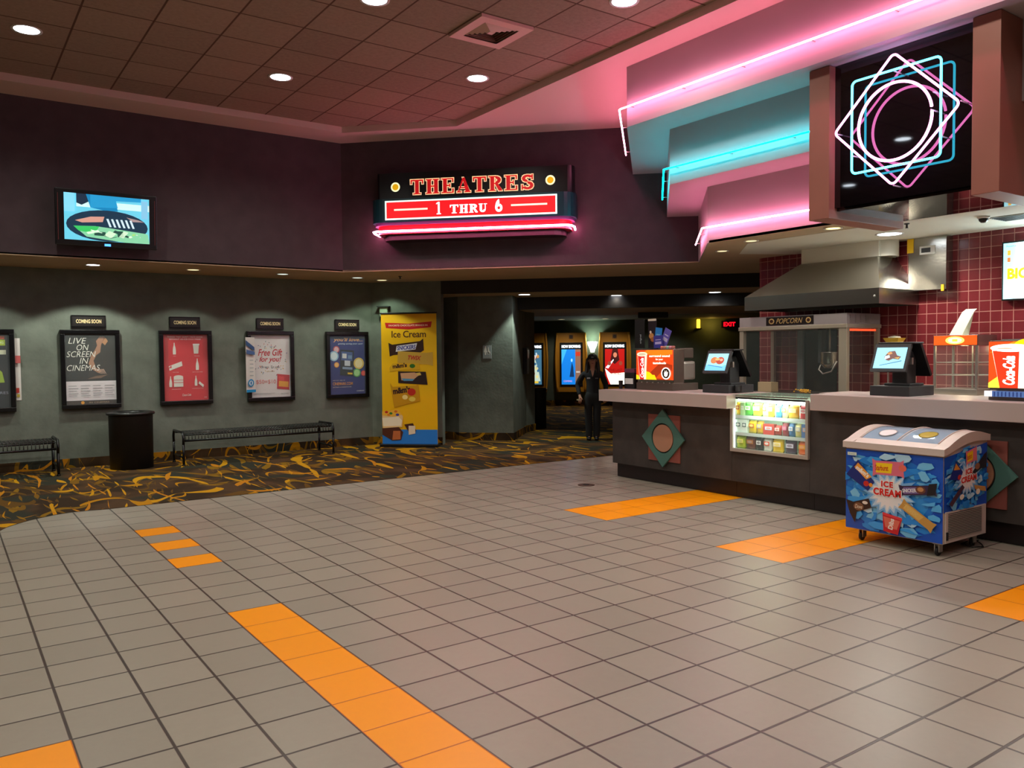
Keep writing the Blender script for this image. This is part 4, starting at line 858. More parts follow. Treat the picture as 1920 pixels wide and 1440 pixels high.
# things standing on the far dispenser
TD = 1.096+.125+.355+.022
t = thing('table_sign', 'tall dark clear-acrylic sign with vertical white lettering on the far drink dispenser', 'sign', (7.14, 7.40, TD), -PI/2)
p = Print(.17, .36, (22, 26, 26), .006, 0); p.text('original', .62, .32, .55*1.2, .1, (190, 200, 205), rot=90); p.build('panel', t); b = MB(); b.box(-.09, .09, -.04, .03, -.0, .006, CHAR); b.build('foot', t)
t = thing('table_sign', 'narrow dark sign with popcorn picture and white top edge on the far drink dispenser', 'sign', (7.18, 7.22, TD), -PI/2)
p = Print(.14, .36, (36, 26, 34), .006, 0); p.el(.4, .42, .3, .1, (200, 140, 80)); p.el(.6, .3, .3, .08, (170, 100, 50)); p.el(.3, .55, .12, .05, (230, 210, 190)); p.rect(0, .93, 1, 1, (220, 210, 190)); p.build('panel', t); b = MB(); b.box(-.07, .07, -.04, .03, 0, .006, CHAR); b.build('foot', t)
for i, (dy, rz, c1, c2, lb, h) in enumerate(((0, -.05, (60, 60, 150), (190, 180, 230), 'purple leaflet pocket standing on the far drink dispenser', .15), (.03, .12, (40, 130, 210), (120, 190, 230), 'bright blue leaflet fanned behind the purple pocket', .24), (-.05, .45, (100, 90, 180), (200, 190, 226), 'lilac leaflet leaning right out of the purple pocket', .22))):
    t = thing('leaflet', lb, 'leaflet', (7.09+i*.012, 7.03+dy, TD), -PI/2, 'leaflets on the far dispenser'); t.rotation_euler = (0, 0, -PI/2)
    p = Print(.11 if i else .15, h, c1, .003, 0); p.rect(.15, .3, .85, .5, c2); p.rect(.2, .62, .8, .68, c2); o = p.build('card', t)
    for v in o.data.vertices:
        a = -rz; x, z = v.co.x, v.co.z; v.co.x = x*math.cos(a)-z*math.sin(a); v.co.z = max(0, x*math.sin(a)+z*math.cos(a)+abs(math.sin(a))*.055)
for k in range(5):
    c = ((214, 130, 110), (200, 150, 130), (150, 190, 170), (214, 150, 170), (190, 120, 110))[k]; nmz = ('salmon', 'tan', 'mint green', 'rose pink', 'brick pink')[k]
    t = thing('lid_stack', '%s stack of cup lids on top of the far drink dispenser' % nmz, 'cup lids', (7.05, 6.93-k*.045, TD-.012), 0, 'lid stacks on the far dispenser'); MB().lathe([(.02, 0), (.021, .03), (.016, .036), (0, .036)], mat('lid_plastic', c, .4), 14).build('stack', t)
t = thing('napkin_holder', 'dark napkin holder with rosy top at the far counter end beside the drink dispenser', 'napkin holder', (7.05, 7.50, 1.096), -PI/2)
b = MB(); b.box(-.09, .09, 0, .2, 0, .2, MATTE_BLACK, .008); b.build('body', t); b = MB(); b.box(-.09, .09, 0, .2, .2, .25, mat('rosy_plastic', (110, 60, 84), .4), .006); b.build('lid', t); b = MB(); b.box(-.07, .07, -.004, 0, .06, .13, WHITEM); b.build('napkins', t)
t = thing('paper_cup', 'small black cup at the very far corner of the countertop', 'cup', (7.0, 7.60, 1.096)); MB().lathe([(.022, 0), (.028, .1), (.03, .102), (.024, .1), (.02, .01), (0, .008)], BLACK, 16).build('cup', t)
# ---- cash registers
def register(label, loc, food, cable):
    t = thing('cash_register', label, 'cash register', loc, -PI/2)
    b = MB(); b.box(0, .37, 0, .42, 0, .088, CHAR, .006); b.build('cash_drawer', t)
    b = MB(); b.box(.13, .27, .14, .30, .088, .40, CHAR, .012); b.box(.08, .32, .1, .34, .088, .11, CHAR, .006); b.build('stand', t)
    b = MB(); b.box(.26, .33, .12, .14, .28, .34, STEEL2); b.build('card_slot', t)
    # customer display leaning back
    def leaf(y0, y1, z0, z1, x0, x1, th, name, mtl):
        d = Vector((0, y1-y0, z1-z0)); n = Vector((0, -d.z, d.y)).normalized()*th; b = MB()
        vs = [Vector((x, y, z))+k for k in (Vector(), n) for x, y, z in ((x0, y0, z0), (x1, y0, z0), (x1, y1, z1), (x0, y1, z1))]
        b.faces(vs, [(0, 3, 2, 1), (4, 5, 6, 7), (0, 1, 5, 4), (1, 2, 6, 5), (2, 3, 7, 6), (3, 0, 4, 7)], mtl); return b.build(name, t), n
    sc, n = leaf(.02, .12, .21, .455, 0, .335, .025, 'customer_display', CHAR)
    p = Print(.285, .2, (150, 214, 236), .002, 1.0, 0, 0, 0); food(p); o = p.build('screen', sc)
    a = math.atan2(.10, .245)
    for v in o.data.vertices:
        x, y, z = v.co; y -= .0265; z += .028; v.co = Vector((x+.168, .02+y*math.cos(a)+z*math.sin(a), .21-y*math.sin(a)+z*math.cos(a)))
    leaf(.2, .38, .46, .17, .02, .36, .03, 'operator_display', BLACK)
    b = MB(); b.box(.02, .36, .1, .26, .465, .48, CHAR, .005); b.build('top_cover', t)
    if cable:
        b = MB(); L = []
        for k in range(80): L.append((.40+.045*math.cos(k*.7)*.5, .12+.05*math.sin(k*.7), .02+k*.0008))
        b.tube(L, .005, BLACK, 6); b.build('coiled_cable', t)
    return t
def f1(p):
    p.poly([(0, 0), (1, 0), (1, .35), (.8, .25), (0, .32)], (110, 190, 226)); p.poly([(.1, .3), (.85, .16), (.85, .2), (.1, .35)], (60, 130, 180)); p.poly(ell(.36, .6, .18, .2, 12), (190, 120, 70)); p.poly(ell(.66, .58, .2, .22, 12), (170, 70, 50)); p.poly(ell(.52, .66, .12, .08, 10), (226, 170, 110)); p.poly(ell(.72, .62, .08, .08, 8), (226, 160, 140))
def f2(p):
    p.poly([(.2, .12), (.9, .34), (.9, .38), (.2, .15)], (60, 110, 150)); p.poly([(.3, .55), (.42, .8), (.62, .84), (.72, .62), (.86, .56), (.8, .42), (.6, .46), (.48, .36), (.38, .4)], (110, 76, 70)); p.poly([(.34, .42), (.5, .52), (.46, .64), (.32, .58)], (200, 220, 226)); p.poly([(.36, .72), (.5, .8), (.56, .7), (.44, .64)], (190, 140, 90)); p.poly([(.64, .5), (.82, .54), (.78, .44)], (196, 160, 90))
register('black cash register on the far half of the counter, screen showing a sandwich', (7.0, 6.26, 1.096), f1, True)
register('black cash register right of the snack case, nearer the camera, screen showing chicken', (6.95, 4.22, 1.141), f2, False)

# ================================================================== KIOSK BACK
t = thing('back_counter', 'pale kiosk back counter under the food warmer', 'counter', (8.42, 5.22, 0), -PI/2)
b = MB(); b.box(0, 7.2, .03, .57, .004, 1.05, mat('dark_cabinet', (44, 38, 36), .5)); b.build('cabinet', t); b = MB(); b.box(0, 7.2, 0, .57, 1.05, 1.085, mat('cream_laminate', (206, 190, 166), .4), .004); b.build('worktop', t)
# popcorn machine
t = thing('popcorn_machine', 'large steel and glass popcorn machine with POPCORN sign under the steel hood', 'popcorn machine', (8.3, 6.81, .004), -PI/2)
w_ = 1.49
b = MB(); b.box(0, w_, .0, .67, 0, 1.0, STEEL2, .004); b.build('cabinet', t)
b = MB(); b.box(.0, w_, 0, .67, 1.0, 1.04, mat('dark_steel', (108, 98, 90), .35, .6)); b.build('tray', t)
for x in (0, w_-.1):
    b = MB(); b.box(x, x+(.1 if x else .06), 0, .06, 1.04, 1.80, mat('cream_steel', (190, 180, 162), .35, .5), .004); b.build('corner_post', t)
for x in (0, w_-.05):
    b = MB(); b.box(x, x+.05, .62, .67, 1.04, 1.80, mat('cream_steel', (190, 180, 162), .35, .5), .004); b.build('corner_post', t)
b = MB(); b.box(-.01, w_+.01, -.01, .68, 1.80, 1.845, mat('cream_steel', (190, 180, 162), .35, .5), .005); b.build('rail', t)
b = MB(); b.box(0, w_, 0, .67, 1.845, 1.965, mat('brushed_header_steel', (176, 166, 168), .4, .35), .004); b.build('header', t)
b = MB()
for r in range(6):
    for c in range(4): b.box(w_, w_+.012, .06+c*.1, .12+c*.1, 1.862+r*.016, 1.868+r*.016, STEEL2)
b.build('side_louvres', t)
p = Print(.66, .1, (22, 12, 10), .004, 0, -.001, .74, 1.855); p.text('POPCORN', .5, .5, .56, .62, (206, 170, 110), bold=.0, shear=.35); p.el(.12, .5, .06, .34, (206, 170, 110)); p.el(.12, .5, .04, .2, (60, 30, 20)); p.el(.9, .5, .055, .34, (206, 170, 110)); p.el(.9, .5, .035, .2, (60, 30, 20)); p.build('name_panel', t)
b = MB(); b.box(.42, .50, .6, .64, 1.04, 1.8, mat('grey_post', (130, 140, 140), .4, .4)); b.box(.5, .95, .63, .645, 1.04, 1.8, mat('dark_glass_door', (34, 22, 20), .2)); b.build('rear_doors', t)
b = MB(); b.box(.06, w_-.1, .004, .008, 1.04, 1.8, glass('machine_glass', (200, 215, 210), .03)); b.box(w_-.008, w_-.004, .06, .62, 1.04, 1.8, glass('machine_glass', (200, 215, 210), .03)); b.build('glass_panes', t)
k = MB(); k.lathe([(.0, 1.33), (.07, 1.34), (.1, 1.40), (.105, 1.52), (.11, 1.525), (.1, 1.53)], STEEL, 24, cx=1.08, cy=.3, cap=False); ko = k.build('kettle', t)
b = MB(); b.tube([(1.08, .3, 1.52), (1.08, .3, 1.80)], .012, STEEL2, 8); b.box(.95, 1.0, .26, .34, 1.4, 1.8, CHAR); b.tube([(.98, .3, 1.42), (.95, .28, 1.32), (1.02, .26, 1.27), (1.13, .26, 1.30), (1.2, .26, 1.42)], .01, STEEL2, 8); b.build('kettle_hanger', t)
b = MB(); b.box(w_-.02, w_-.012, .08, .6, 1.765, 1.79, mat('red_lamp_strip', (236, 80, 40), .4, emis=1.1)); b.build('warming_strip', t)
pb = MB(); rnd = random.Random(2)
for i in range(70):
    x, y = .86+rnd.gauss(0, .035), .1+abs(rnd.gauss(0, .03)); r = rnd.uniform(.008, .014); pb.lathe([(0, -r), (r*.8, -r*.5), (r, 0), (r*.8, r*.6), (0, r)], mat('popcorn_yellow', (236, 176, 40), .7), 6, x, y, 1.05+rnd.uniform(0, .03))
o = pb.build('popcorn_pile'); o.parent = t; o['kind'] = 'stuff'
t = thing('cardboard_box', 'small cream box inside the popcorn machine by its left post', 'box', (8.42, 6.62, 1.044), -PI/2); b = MB(); b.box(0, .2, 0, .14, 0, .12, mat('cream_card', (206, 180, 140), .7), .003); b.build('carton', t); b = MB(); b.box(.0, .2, .06, .08, .12, .122, mat('tape_tan', (180, 150, 110), .4)); b.build('tape', t)
# hood
t = thing('exhaust_hood', 'big sloped stainless steel exhaust hood over the popcorn machine', 'exhaust hood', (8.2, 6.65, 2.05), -PI/2)
b = MB(); W2 = 1.77; Dp = .795
b.faces([(0, 0, 0), (W2, 0, 0), (W2, Dp, 0), (0, Dp, 0), (0, 0, .165), (W2, 0, .165), (W2, Dp, .165), (0, Dp, .165), (.03, .03, 0), (W2-.03, .03, 0), (W2-.03, Dp, 0), (.03, Dp, 0), (.03, .03, .1), (W2-.03, .03, .1), (W2-.03, Dp, .1), (.03, Dp, .1)],
        [(0, 1, 5, 4), (1, 2, 6, 5), (2, 3, 7, 6), (3, 0, 4, 7), (0, 1, 9, 8), (1, 2, 10, 9), (3, 0, 8, 11), (8, 9, 13, 12), (9, 10, 14, 13), (11, 8, 12, 15), (12, 13, 14, 15)], STEEL); b.build('lip', t)
b = MB(); b.faces([(0, 0, .165), (W2, 0, .165), (W2, Dp, .165), (0, Dp, .165), (.5, .42, .55), (1.5, .42, .55), (1.5, Dp, .55), (.5, Dp, .55)], [(0, 1, 5, 4), (1, 2, 6, 5), (2, 3, 7, 6), (3, 0, 4, 7), (4, 5, 6, 7)], STEEL); b.build('canopy', t)
b = MB(); b.box(.5, 1.5, .44, Dp, .552, .729, M_KCEIL); b.lathe([(.13, .552), (.13, .729)], M_KCEIL, 20, 1.5, .6, cap=False); b.build('duct_cover', t)
b = MB(); b.lathe([(.014, 0), (0, .008)], WHITEM, 10, M=Matrix.Translation((W2-.05, -.001, .08))@Matrix.Rotation(PI/2, 4, 'X')); b.build('rivet', t)
# steel control cabinet on the tiles
t = thing('wall_cabinet', 'stainless steel control box high on the maroon tiles with yellow tags', 'wall cabinet', (8.86, 4.93, 2.20), -PI/2)
b = MB(); b.box(0, .42, 0, .138, 0, .578, STEEL, .004); b.build('body', t); b = MB(); b.box(.13, .3, -.006, 0, .39, .48, WHITEM); b.box(.15, .25, -.009, -.006, .41, .46, CHAR); b.build('label_window', t)
b = MB(); b.box(-.01, .06, -.008, -.001, .42, .575, mat('yellow_tag', (236, 186, 10), .5)); b.build('yellow_tag', t); b = MB(); b.box(.37, .4, -.01, -.001, -.02, .05, mat('yellow_tag', (236, 186, 10), .5)); b.build('yellow_tag', t)
# food warmer
t = thing('food_warmer', 'glass food warmer cabinet with a glowing orange header on the back counter', 'food warmer', (8.5, 4.45, 1.087), -PI/2)
b = MB(); b.box(0, .44, 0, .4, 0, .06, STEEL2, .004); b.build('base', t)
for x in (.0, .42):
    for y in (0, .38):
        b = MB(); b.box(x, x+.02, y, y+.02, .06, .5, STEEL2); b.build('post', t)
b = MB(); b.box(.21, .225, .37, .385, .06, .5, STEEL2); b.build('post', t)
for z in (.2, .33):
    b = MB()
    for j in range(8): b.tube([(.01, .03+j*.05, z), (.43, .03+j*.05, z)], .003, STEEL2, 5)
    b.tube([(.01, .01, z), (.43, .01, z)], .005, ALU, 6); b.build('rack', t)
b = MB(); b.box(-.005, .445, .0, .4, .5, .61, STEEL, .004); b.build('header', t)
p = Print(.43, .095, (250, 84, 20), .004, 1.1, -.001, .22, .508); p.el(.5, .5, .22, .42, (255, 214, 90), 2.2); p.el(.5, .5, .16, .3, (255, 240, 150), 2.5); p.rect(.44, .38, .56, .62, (200, 190, 60), 1.5); p.build('lit_header', t)
b = MB(); b.box(.02, .42, .002, .006, .06, .5, glass('warmer_glass', (210, 225, 215), .07)); b.box(.434, .438, .02, .38, .06, .5, glass('warmer_glass', (210, 225, 215), .07)); b.build('glass_panes', t)
light('POINT', 'heat_lamp', t, (.22, .2, .47), 2.0, (1, .8, .45), .04)
t = thing('menu_card', 'white folded card standing on top of the food warmer', 'card', (8.68, 4.30, 1.087+.612), -PI/2)
b = MB(); b.faces([(-.08, 0, 0), (.05, 0, 0), (.12, .1, .24), (0.0, .1, .24), (-.08, .14, 0), (.05, .14, 0), (.03, .12, .27), (.14, .12, .27)], [(0, 1, 2, 3), (4, 5, 2, 3), (3, 2, 7, 6)], mat('white_card', (236, 236, 214), .5)); b.build('card', t)
t = thing('riser', 'slim steel riser on the back counter behind the nearer cash register', 'stand', (8.6, 4.98, 1.087), -PI/2); b = MB(); b.box(-.08, .08, 0, .16, .52, .535, STEEL2); b.build('shelf', t)
for x in (-.075, .06):
    b = MB(); b.box(x, x+.015, .07, .085, 0, .52, STEEL2); b.build('leg', t)
t = thing('snack_tray', 'yellow paper snack tray with bright white filling behind the nearer cash register', 'tray', (8.6, 4.98, 1.087+.536), -PI/2)
b = MB(); b.faces([(-.06, .03, 0), (.06, .03, 0), (.06, .13, 0), (-.06, .13, 0), (-.09, .0, .06), (.09, .0, .06), (.09, .16, .06), (-.09, .16, .06)], [(0, 1, 2, 3), (0, 1, 5, 4), (1, 2, 6, 5), (2, 3, 7, 6), (3, 0, 4, 7)], mat('yellow_paper', (226, 180, 60), .6)); b.build('tray', t); b = MB(); b.lathe([(.07, .05), (.06, .075), (0, .085)], mat('white_cream', (250, 244, 220), .6), 16, 0, .08); b.build('filling', t)
# menu screen
t = thing('menu_screen', 'bright menu television on the maroon tiles, cut off by the right picture edge', 'television', (8.98, 3.98, 2.04), -PI/2)
b = MB(); b.box(0, 1.02, -.06, 0, 0, .6, BLACK, .006); b.build('bezel', t)
p = Print(.985, .565, (214, 240, 244), .002, 1.25, -.061, .51, .017); p.rect(0, 0, .12, 1, (170, 230, 245), 1.2); p.text('Popcorn combo', .1, .94, .14, .04, (60, 80, 90), .5); p.rect(.04, .78, .07, .87, (236, 170, 60), 1); p.rect(.04, .66, .07, .74, (214, 120, 60), 1)
p.text('BIG', .14, .45, .2, .2, (240, 200, 20), 1.2, bold=.05); p.text('combo', .42, .45, .24, .2, (240, 170, 20), 1.2, bold=.05); p.rect(.1, .2, .9, .24, (190, 210, 220), 1); p.build('screen', t)
light('AREA', 'screen_light', t, (.5, -.12, .3), 26, (.85, .95, 1), .5, rot=(PI/2, 0, 0))

# ================================================================== ICE CREAM FREEZER
t = thing('ice_cream_freezer', 'blue ice cream chest freezer on castors with curved sliding glass lid', 'freezer', (6.07, 3.885, 0), -PI/2)
Wf, Df = .79, .66; CASE = mat('freezer_white', (206, 190, 180), .4)
def topz(y): return .76+.085*math.sin(min(1, y/.5)*PI/2)-.01*max(0, (y-.5)/.16)
prof = [(0, .10)]+[(y, topz(y)) for y in [Df*k/14 for k in range(15)]]+[(Df, .10)]
M = Matrix(((0, 0, 1, 0), (1, 0, 0, 0), (0, 1, 0, 0), (0, 0, 0, 1)))
b = MB(); b.prism(prof, 0, Wf, CASE, M); b.build('body', t)
b = MB(); lo = [(y-.02 if y == 0 else y, topz(y)+.002) for y in [Df*k/14 for k in range(15)]]+[(Df+.02, topz(Df))]; lo[0] = (-.025, .762); hi = [(y, z+(.045 if i else .05)) for i, (y, z) in enumerate(lo)]
hi = [(y, z+.05+.03*math.sin(PI*min(1, max(0, y/Df)))) for y, z in lo]
def band(x0, x1):
    n = len(lo); vs = [(x, y, z) for x in (x0, x1) for (y, z) in lo+hi]; fs = []
    for i in range(n-1): fs += [(i, i+1, 2*n+i+1, 2*n+i), (n+i, n+i+1, 3*n+i+1, 3*n+i), (i, i+1, n+i+1, n+i), (2*n+i, 2*n+i+1, 3*n+i+1, 3*n+i)]
    fs += [(0, n, 3*n, 2*n), (n-1, 2*n-1, 4*n-1, 3*n-1)]; b.faces(vs, fs, CASE, False)
band(-.018, .07); band(Wf-.07, Wf+.018)
def cross(y0, y1, x0=.07, x1=Wf-.07):
    za = lambda y: topz(max(0, min(Df, y)))+.052+.03*math.sin(PI*min(1, max(0, y/Df))); zb = lambda y: topz(max(0, min(Df, y)))+.002
    n = 4; ys = [y0+(y1-y0)*k/n for k in range(n+1)]
    vs = [(x, y, z(y)) for x in (x0, x1) for z in (zb, za) for y in ys]; m_ = n+1; fs = []
    for i in range(n): fs += [(i, i+1, 2*m_+i+1, 2*m_+i), (m_+i, m_+i+1, 3*m_+i+1, 3*m_+i)]
    fs += [(0, m_, 3*m_, 2*m_), (m_-1, 2*m_-1, 4*m_-1, 3*m_-1)]; b.faces(vs, fs, CASE)
cross(-.025, .07); cross(Df-.05, Df+.02); b.build('lid_frame', t)
for x0, x1, dz in ((.07, .415, 0), (.385, Wf-.07, .007)):
    g = MB(); n = 14; za = lambda y: topz(y)+.042+.03*math.sin(PI*y/Df)+dz; ys = [.07+(Df-.12)*k/n for k in range(n+1)]
    g.faces([(x, y, za(y)) for x in (x0, x1) for y in ys], [(i, i+1, n+1+i+1, n+1+i) for i in range(n)], mat('lid_glass', (176, 214, 244), .04, alpha=.6, spec=.8)); gl = g.build('sliding_glass', t)  # pale tint and opacity paint a bright reflection into the glass
    r_ = MB()
    for x in (x0+.006, x1-.006): r_.tube([(x, y, za(y)+.003) for y in ys], .006, CASE, 6)
    r_.build('glass_rim', gl)
# stock seen through the glass; its pale blue paints in the lid's bright reflection
b = MB(); b.box(.075, Wf-.075, .08, Df-.06, .68, .70, mat('sheen_tinted_stock', (160, 205, 250), .4)); b.build('stock_tray', t)
for x, y, c1, lb in ((.24, .2, (240, 236, 236), ''), (.56, .22, (190, 170, 50), '')):
    p = MB(); p.lathe([(.07, 0), (.055, 0), (.04, 0), (.02, 0), (0, 0)], mat('round_sticker', c1, .5), 24, x, y, .835); 
    o = p.build('lid_sticker', t)
    for v in o.data.vertices: v.co.z = topz(v.co.y)+.052+.03*math.sin(PI*v.co.y/Df)
def wrapper(p, cx, cy, L, Ht, ang, c1, c2, txt, tc, crimp=.12):
    k = p.h/p.w
    def R(P):
        a = math.radians(ang); return [(cx+(x*math.cos(a)-y*math.sin(a))/p.w, cy+(x*math.sin(a)+y*math.cos(a))/p.h) for x, y in P]
    l, h = L/2, Ht/2; p.poly(R([(-l, -h*1.1), (-l*.8, -h*.85), (l*.8, -h*.85), (l, -h*1.1), (l*.96, 0), (l, h*1.1), (l*.8, h*.85), (-l*.8, h*.85), (-l, h*1.1), (-l*.96, 0)]), c1)
    p.poly(R([(-l*.78, -h*.6), (l*.2, -h*.6), (l*.3, h*.6), (-l*.75, h*.6)]), c2)
    if txt: p.text(txt, cx-L*.2*math.cos(math.radians(ang))/p.w, cy-L*.2*math.sin(math.radians(ang))/p.h, L*.42/p.w, Ht*.34/p.h, tc, bold=.03, rot=ang)
def ice_art(p, s, side=False):
    rnd = random.Random(6 if side else 9); p.rect(0, 0, 1, 1, (18, 84, 196)); k = p.w/p.h
    p.poly(ell(.48, .52, .47, .44, 20), (28, 120, 214)); p.poly(ell(.48, .5, .4, .38, 20), (52, 150, 228))
    for i in range(130):
        a = rnd.uniform(0, 2*PI); r = rnd.uniform(.12, .52); u, v = .48+r*math.cos(a), .5+r*math.sin(a)
        c = rnd.choice([(40, 140, 226), (90, 180, 240), (60, 160, 236), (180, 222, 246), (30, 130, 220), (120, 196, 240)]); q = ell(u, v, rnd.uniform(.03, .11), rnd.uniform(.02, .07), 7)
        q = [(min(.995, max(.005, x+rnd.uniform(-.02, .02))), min(.99, max(.01, y+rnd.uniform(-.02, .02)))) for x, y in q]; p.poly(rotp(q, 0), c, lay=True)
    n = 34
    for j, (ro, ri, c) in enumerate(((.30, .2, (120, 176, 226)), (.25, .16, (190, 214, 236)), (.2, .13, (236, 232, 232)))):
        P = []
        for i in range(n): r = ro*rnd.uniform(.85, 1.1) if i % 2 else ri; P.append((.48+r*math.cos(2*PI*i/n), .5+r*1.1*math.sin(2*PI*i/n)))
        p.poly(P, c)
def iart(p, side):
    ice_art(p, 1, side)
    if not side:
        wrapper(p, .47, .81, .26, .13, 2, (226, 110, 130), (250, 206, 10), 'Starburst', (200, 60, 20)); p.el(.62, .83, .04, .04, (236, 110, 90))
        p.poly([(.02, .68), (.15, .88), (.33, .62), (.26, .50)], (24, 40, 120)); p.poly([(.11, .78), (.15, .84), (.3, .68), (.24, .64)], (236, 160, 50)); p.text("m&m's", .2, .735, .16, .06, (250, 240, 230), bold=.05, rot=-32); p.el(.24, .59, .03, .035, (200, 40, 30)); p.el(.29, .58, .02, .025, (236, 150, 40))
        wrapper(p, .77, .59, .29, .085, 8, (56, 36, 70), (120, 96, 150), 'SNICKERS', (240, 236, 240)); p.poly([(.86, .54), (.94, .56), (.96, .7), (.88, .68)], (24, 20, 26)); p.el(.8, .6, .05, .045, (110, 60, 44)); p.el(.8, .605, .03, .026, (200, 140, 90))
        p.poly([(.02, .36), (.1, .34), (.27, .41), (.3, .3), (.14, .22), (.12, .08), (.06, .2)], (46, 28, 24)); p.el(.16, .29, .055, .05, (120, 84, 60)); p.text('Dove', .16, .29, .08, .05, (240, 230, 210), shear=.3); p.el(.23, .35, .03, .02, (226, 220, 210))
        wrapper(p, .77, .29, .30, .08, -32, (206, 150, 70), (226, 180, 96), 'TWIX', (230, 190, 110))
        p.poly([(.42, .26), (.62, .22), (.58, .02), (.43, .04)], (206, 30, 40)); p.poly([(.43, .22), (.6, .19), (.57, .08), (.45, .09)], (226, 110, 90)); p.text('Dibs', .51, .14, .11, .06, (250, 240, 230), bold=.03, rot=80); p.poly([(.42, .27), (.62, .23), (.62, .2), (.42, .24)], (230, 60, 70))
        p.rect(.035, .925, .135, .965, (214, 226, 214)); p.text('freezer', .085, .945, .07, .015, (120, 140, 130))
        for c, g in (((250, 246, 244), .012), ((214, 30, 24), 0)):
            p.text('ICE', .465, .615, .125+g, .075+g, c, bold=.05+(.03 if g else 0), space=1.15); p.text('CREAM', .465, .515, .29+g, .09+g, c, bold=.05+(.03 if g else 0), space=1.1)
    else:
        wrapper(p, .56, .83, .17, .12, 5, (230, 120, 130), (248, 200, 10), 'Starburst', (200, 80, 20)); p.poly([(.06, .6), (.2, .86), (.36, .62), (.28, .5)], (28, 44, 130)); p.poly([(.15, .72), (.2, .82), (.3, .68)], (226, 150, 50)); p.el(.28, .56, .04, .04, (200, 50, 40))
        p.poly([(.56, .55), (.86, .82), (.93, .86), (.92, .6), (.8, .6), (.62, .52)], (40, 30, 40)); p.el(.7, .64, .06, .05, (150, 100, 70))
        p.poly([(.05, .16), (.35, .42), (.4, .36), (.12, .1)], (80, 50, 66)); p.poly([(.62, .36), (.9, .30), (.92, .22), (.66, .28)], (206, 150, 80)); p.el(.34, .22, .05, .045, (240, 236, 220)); p.el(.72, .24, .05, .045, (240, 236, 220))
        for c, g in (((250, 246, 244), .014), ((214, 40, 30), 0)):
            p.text('ICE', .5, .6, .16+g, .09+g, c, bold=.05+(.03 if g else 0)); p.text('CREAM', .5, .485, .36+g, .1+g, c, bold=.05+(.03 if g else 0))
p = Print(Wf, .645, (16, 70, 170), .003, 0, -.0015, Wf/2, .105); p.step = .00014; iart(p, False); p.build('front_print', t)
# side print follows the curved top: built flat then turned to the +x side
p = Print(Df-.01, .5, (30, 80, 180), .003, 0, 0, 0, 0); p.step = .00014; iart(p, True); o = p.build('side_print', t)
for v in o.data.vertices:
    x, y, z = v.co; yy = x+Df/2; zz = .335+z*(topz(yy)-.35)/.5+.0; v.co = Vector((Wf+.002-y, yy, zz))
b = MB(); b.box(Wf+.001, Wf+.012, .02, Df-.03, .105, .34, CASE, .003)
for k in range(15): b.box(Wf+.012, Wf+.018, .05, Df-.1, .135+k*.0128, .142+k*.0128, ALU)
b.build('grille', t)
b = MB()
for k in range(15): b.box(Wf+.0121, Wf+.0125, .05, Df-.1, .142+k*.0128, .1475+k*.0128, mat('grille_gap', (60, 50, 46), .8))
b.build('grille_gaps', t)
b = MB(); b.box(Wf+.012, Wf+.02, .025, .045, .13, .19, MATTE_BLACK); b.build('switch', t)
for x, y in ((.1, .08), (Wf-.06, .06), (.1, Df-.08), (Wf-.06, Df-.08)):
    c = MB(); c.box(x-.03, x+.03, y-.03, y+.03, .088, .1, STEEL2); c.box(x-.02, x-.012, y-.03, y+.02, .03, .09, STEEL2); c.box(x+.012, x+.02, y-.03, y+.02, .03, .09, STEEL2); co = c.build('castor', t)
    wv = MB(); wv.lathe([(.0, -.01), (.032, -.01), (.034, 0), (.032, .01), (.0, .01)], MATTE_BLACK, 18, M=Matrix.Translation((x, y-.012, .035))@Matrix.Rotation(PI/2, 4, 'Y')); wv.build('wheel', co)
b = MB(); b.tube([(Wf-.15, Df-.02, .10), (Wf-.12, Df+.02, .04), (Wf-.02, Df-.02, .01), (Wf+.03, Df-.10, .01), (Wf-.02, Df-.18, .01), (Wf-.12, Df-.14, .01), (Wf-.14, Df+.02, .01), (Wf-.1, Df+.1, .01)], .005, BLACK, 6); b.build('power_cord', t)
# floor box
t = thing('floor_drain', 'small round metal floor cover in the grey tiles near the far counter end', 'floor cover', (6.17, 7.30, 0.001)); MB().lathe([(.1, 0), (.1, .003), (.085, .004), (.0, .004)], mat('worn_brass', (96, 76, 66), .5, .4), 24).build('cover', t); b = MB(); b.lathe([(.04, .0045), (0, .005)], CHAR, 16); b.build('plug', t)

# ================================================================== PERSON standing by the counter end
def skin(name, joints, bones, m, parent, root, sub=2, smooth=True):
    """continuous surface grown along connected joints: joint = (x, y, z, rx[, ry])"""
    me = bpy.data.meshes.new(name); keys = list(joints); me.from_pydata([joints[k][:3] for k in keys], [(keys.index(a), keys.index(b)) for a, b in bones], [])
    o = bpy.data.objects.new(name, me); COL.objects.link(o)
    sk = o.modifiers.new('s', 'SKIN'); o.modifiers.new('d', 'SUBSURF').levels = sub
    bpy.context.view_layer.update()
    for i, k in enumerate(keys):
        j = joints[k]; d = me.skin_vertices[0].data[i]; d.radius = (j[3], j[4] if len(j) > 4 else j[3]); d.use_root = (k == root)
    bpy.context.view_layer.update()
    dg = bpy.context.evaluated_depsgraph_get(); me2 = bpy.data.meshes.new_from_object(o.evaluated_get(dg)); me2.name = name
    bpy.data.objects.remove(o); me2.materials.clear(); me2.materials.append(m)
    for p in me2.polygons: p.use_smooth = smooth
    o = bpy.data.objects.new(name, me2); COL.objects.link(o)
    if parent: o.parent = parent
    return o
SK = mat('skin', (190, 134, 108), .5); NAVY = mat('black_uniform_cloth', (22, 22, 26), .85, bump=.3, bscale=90); TRS = mat('black_trouser_cloth', (19, 18, 20), .85, bump=.2, bscale=90); HAIR = mat('dark_brown_hair', (36, 22, 18), .55, bump=.5, bscale=120)
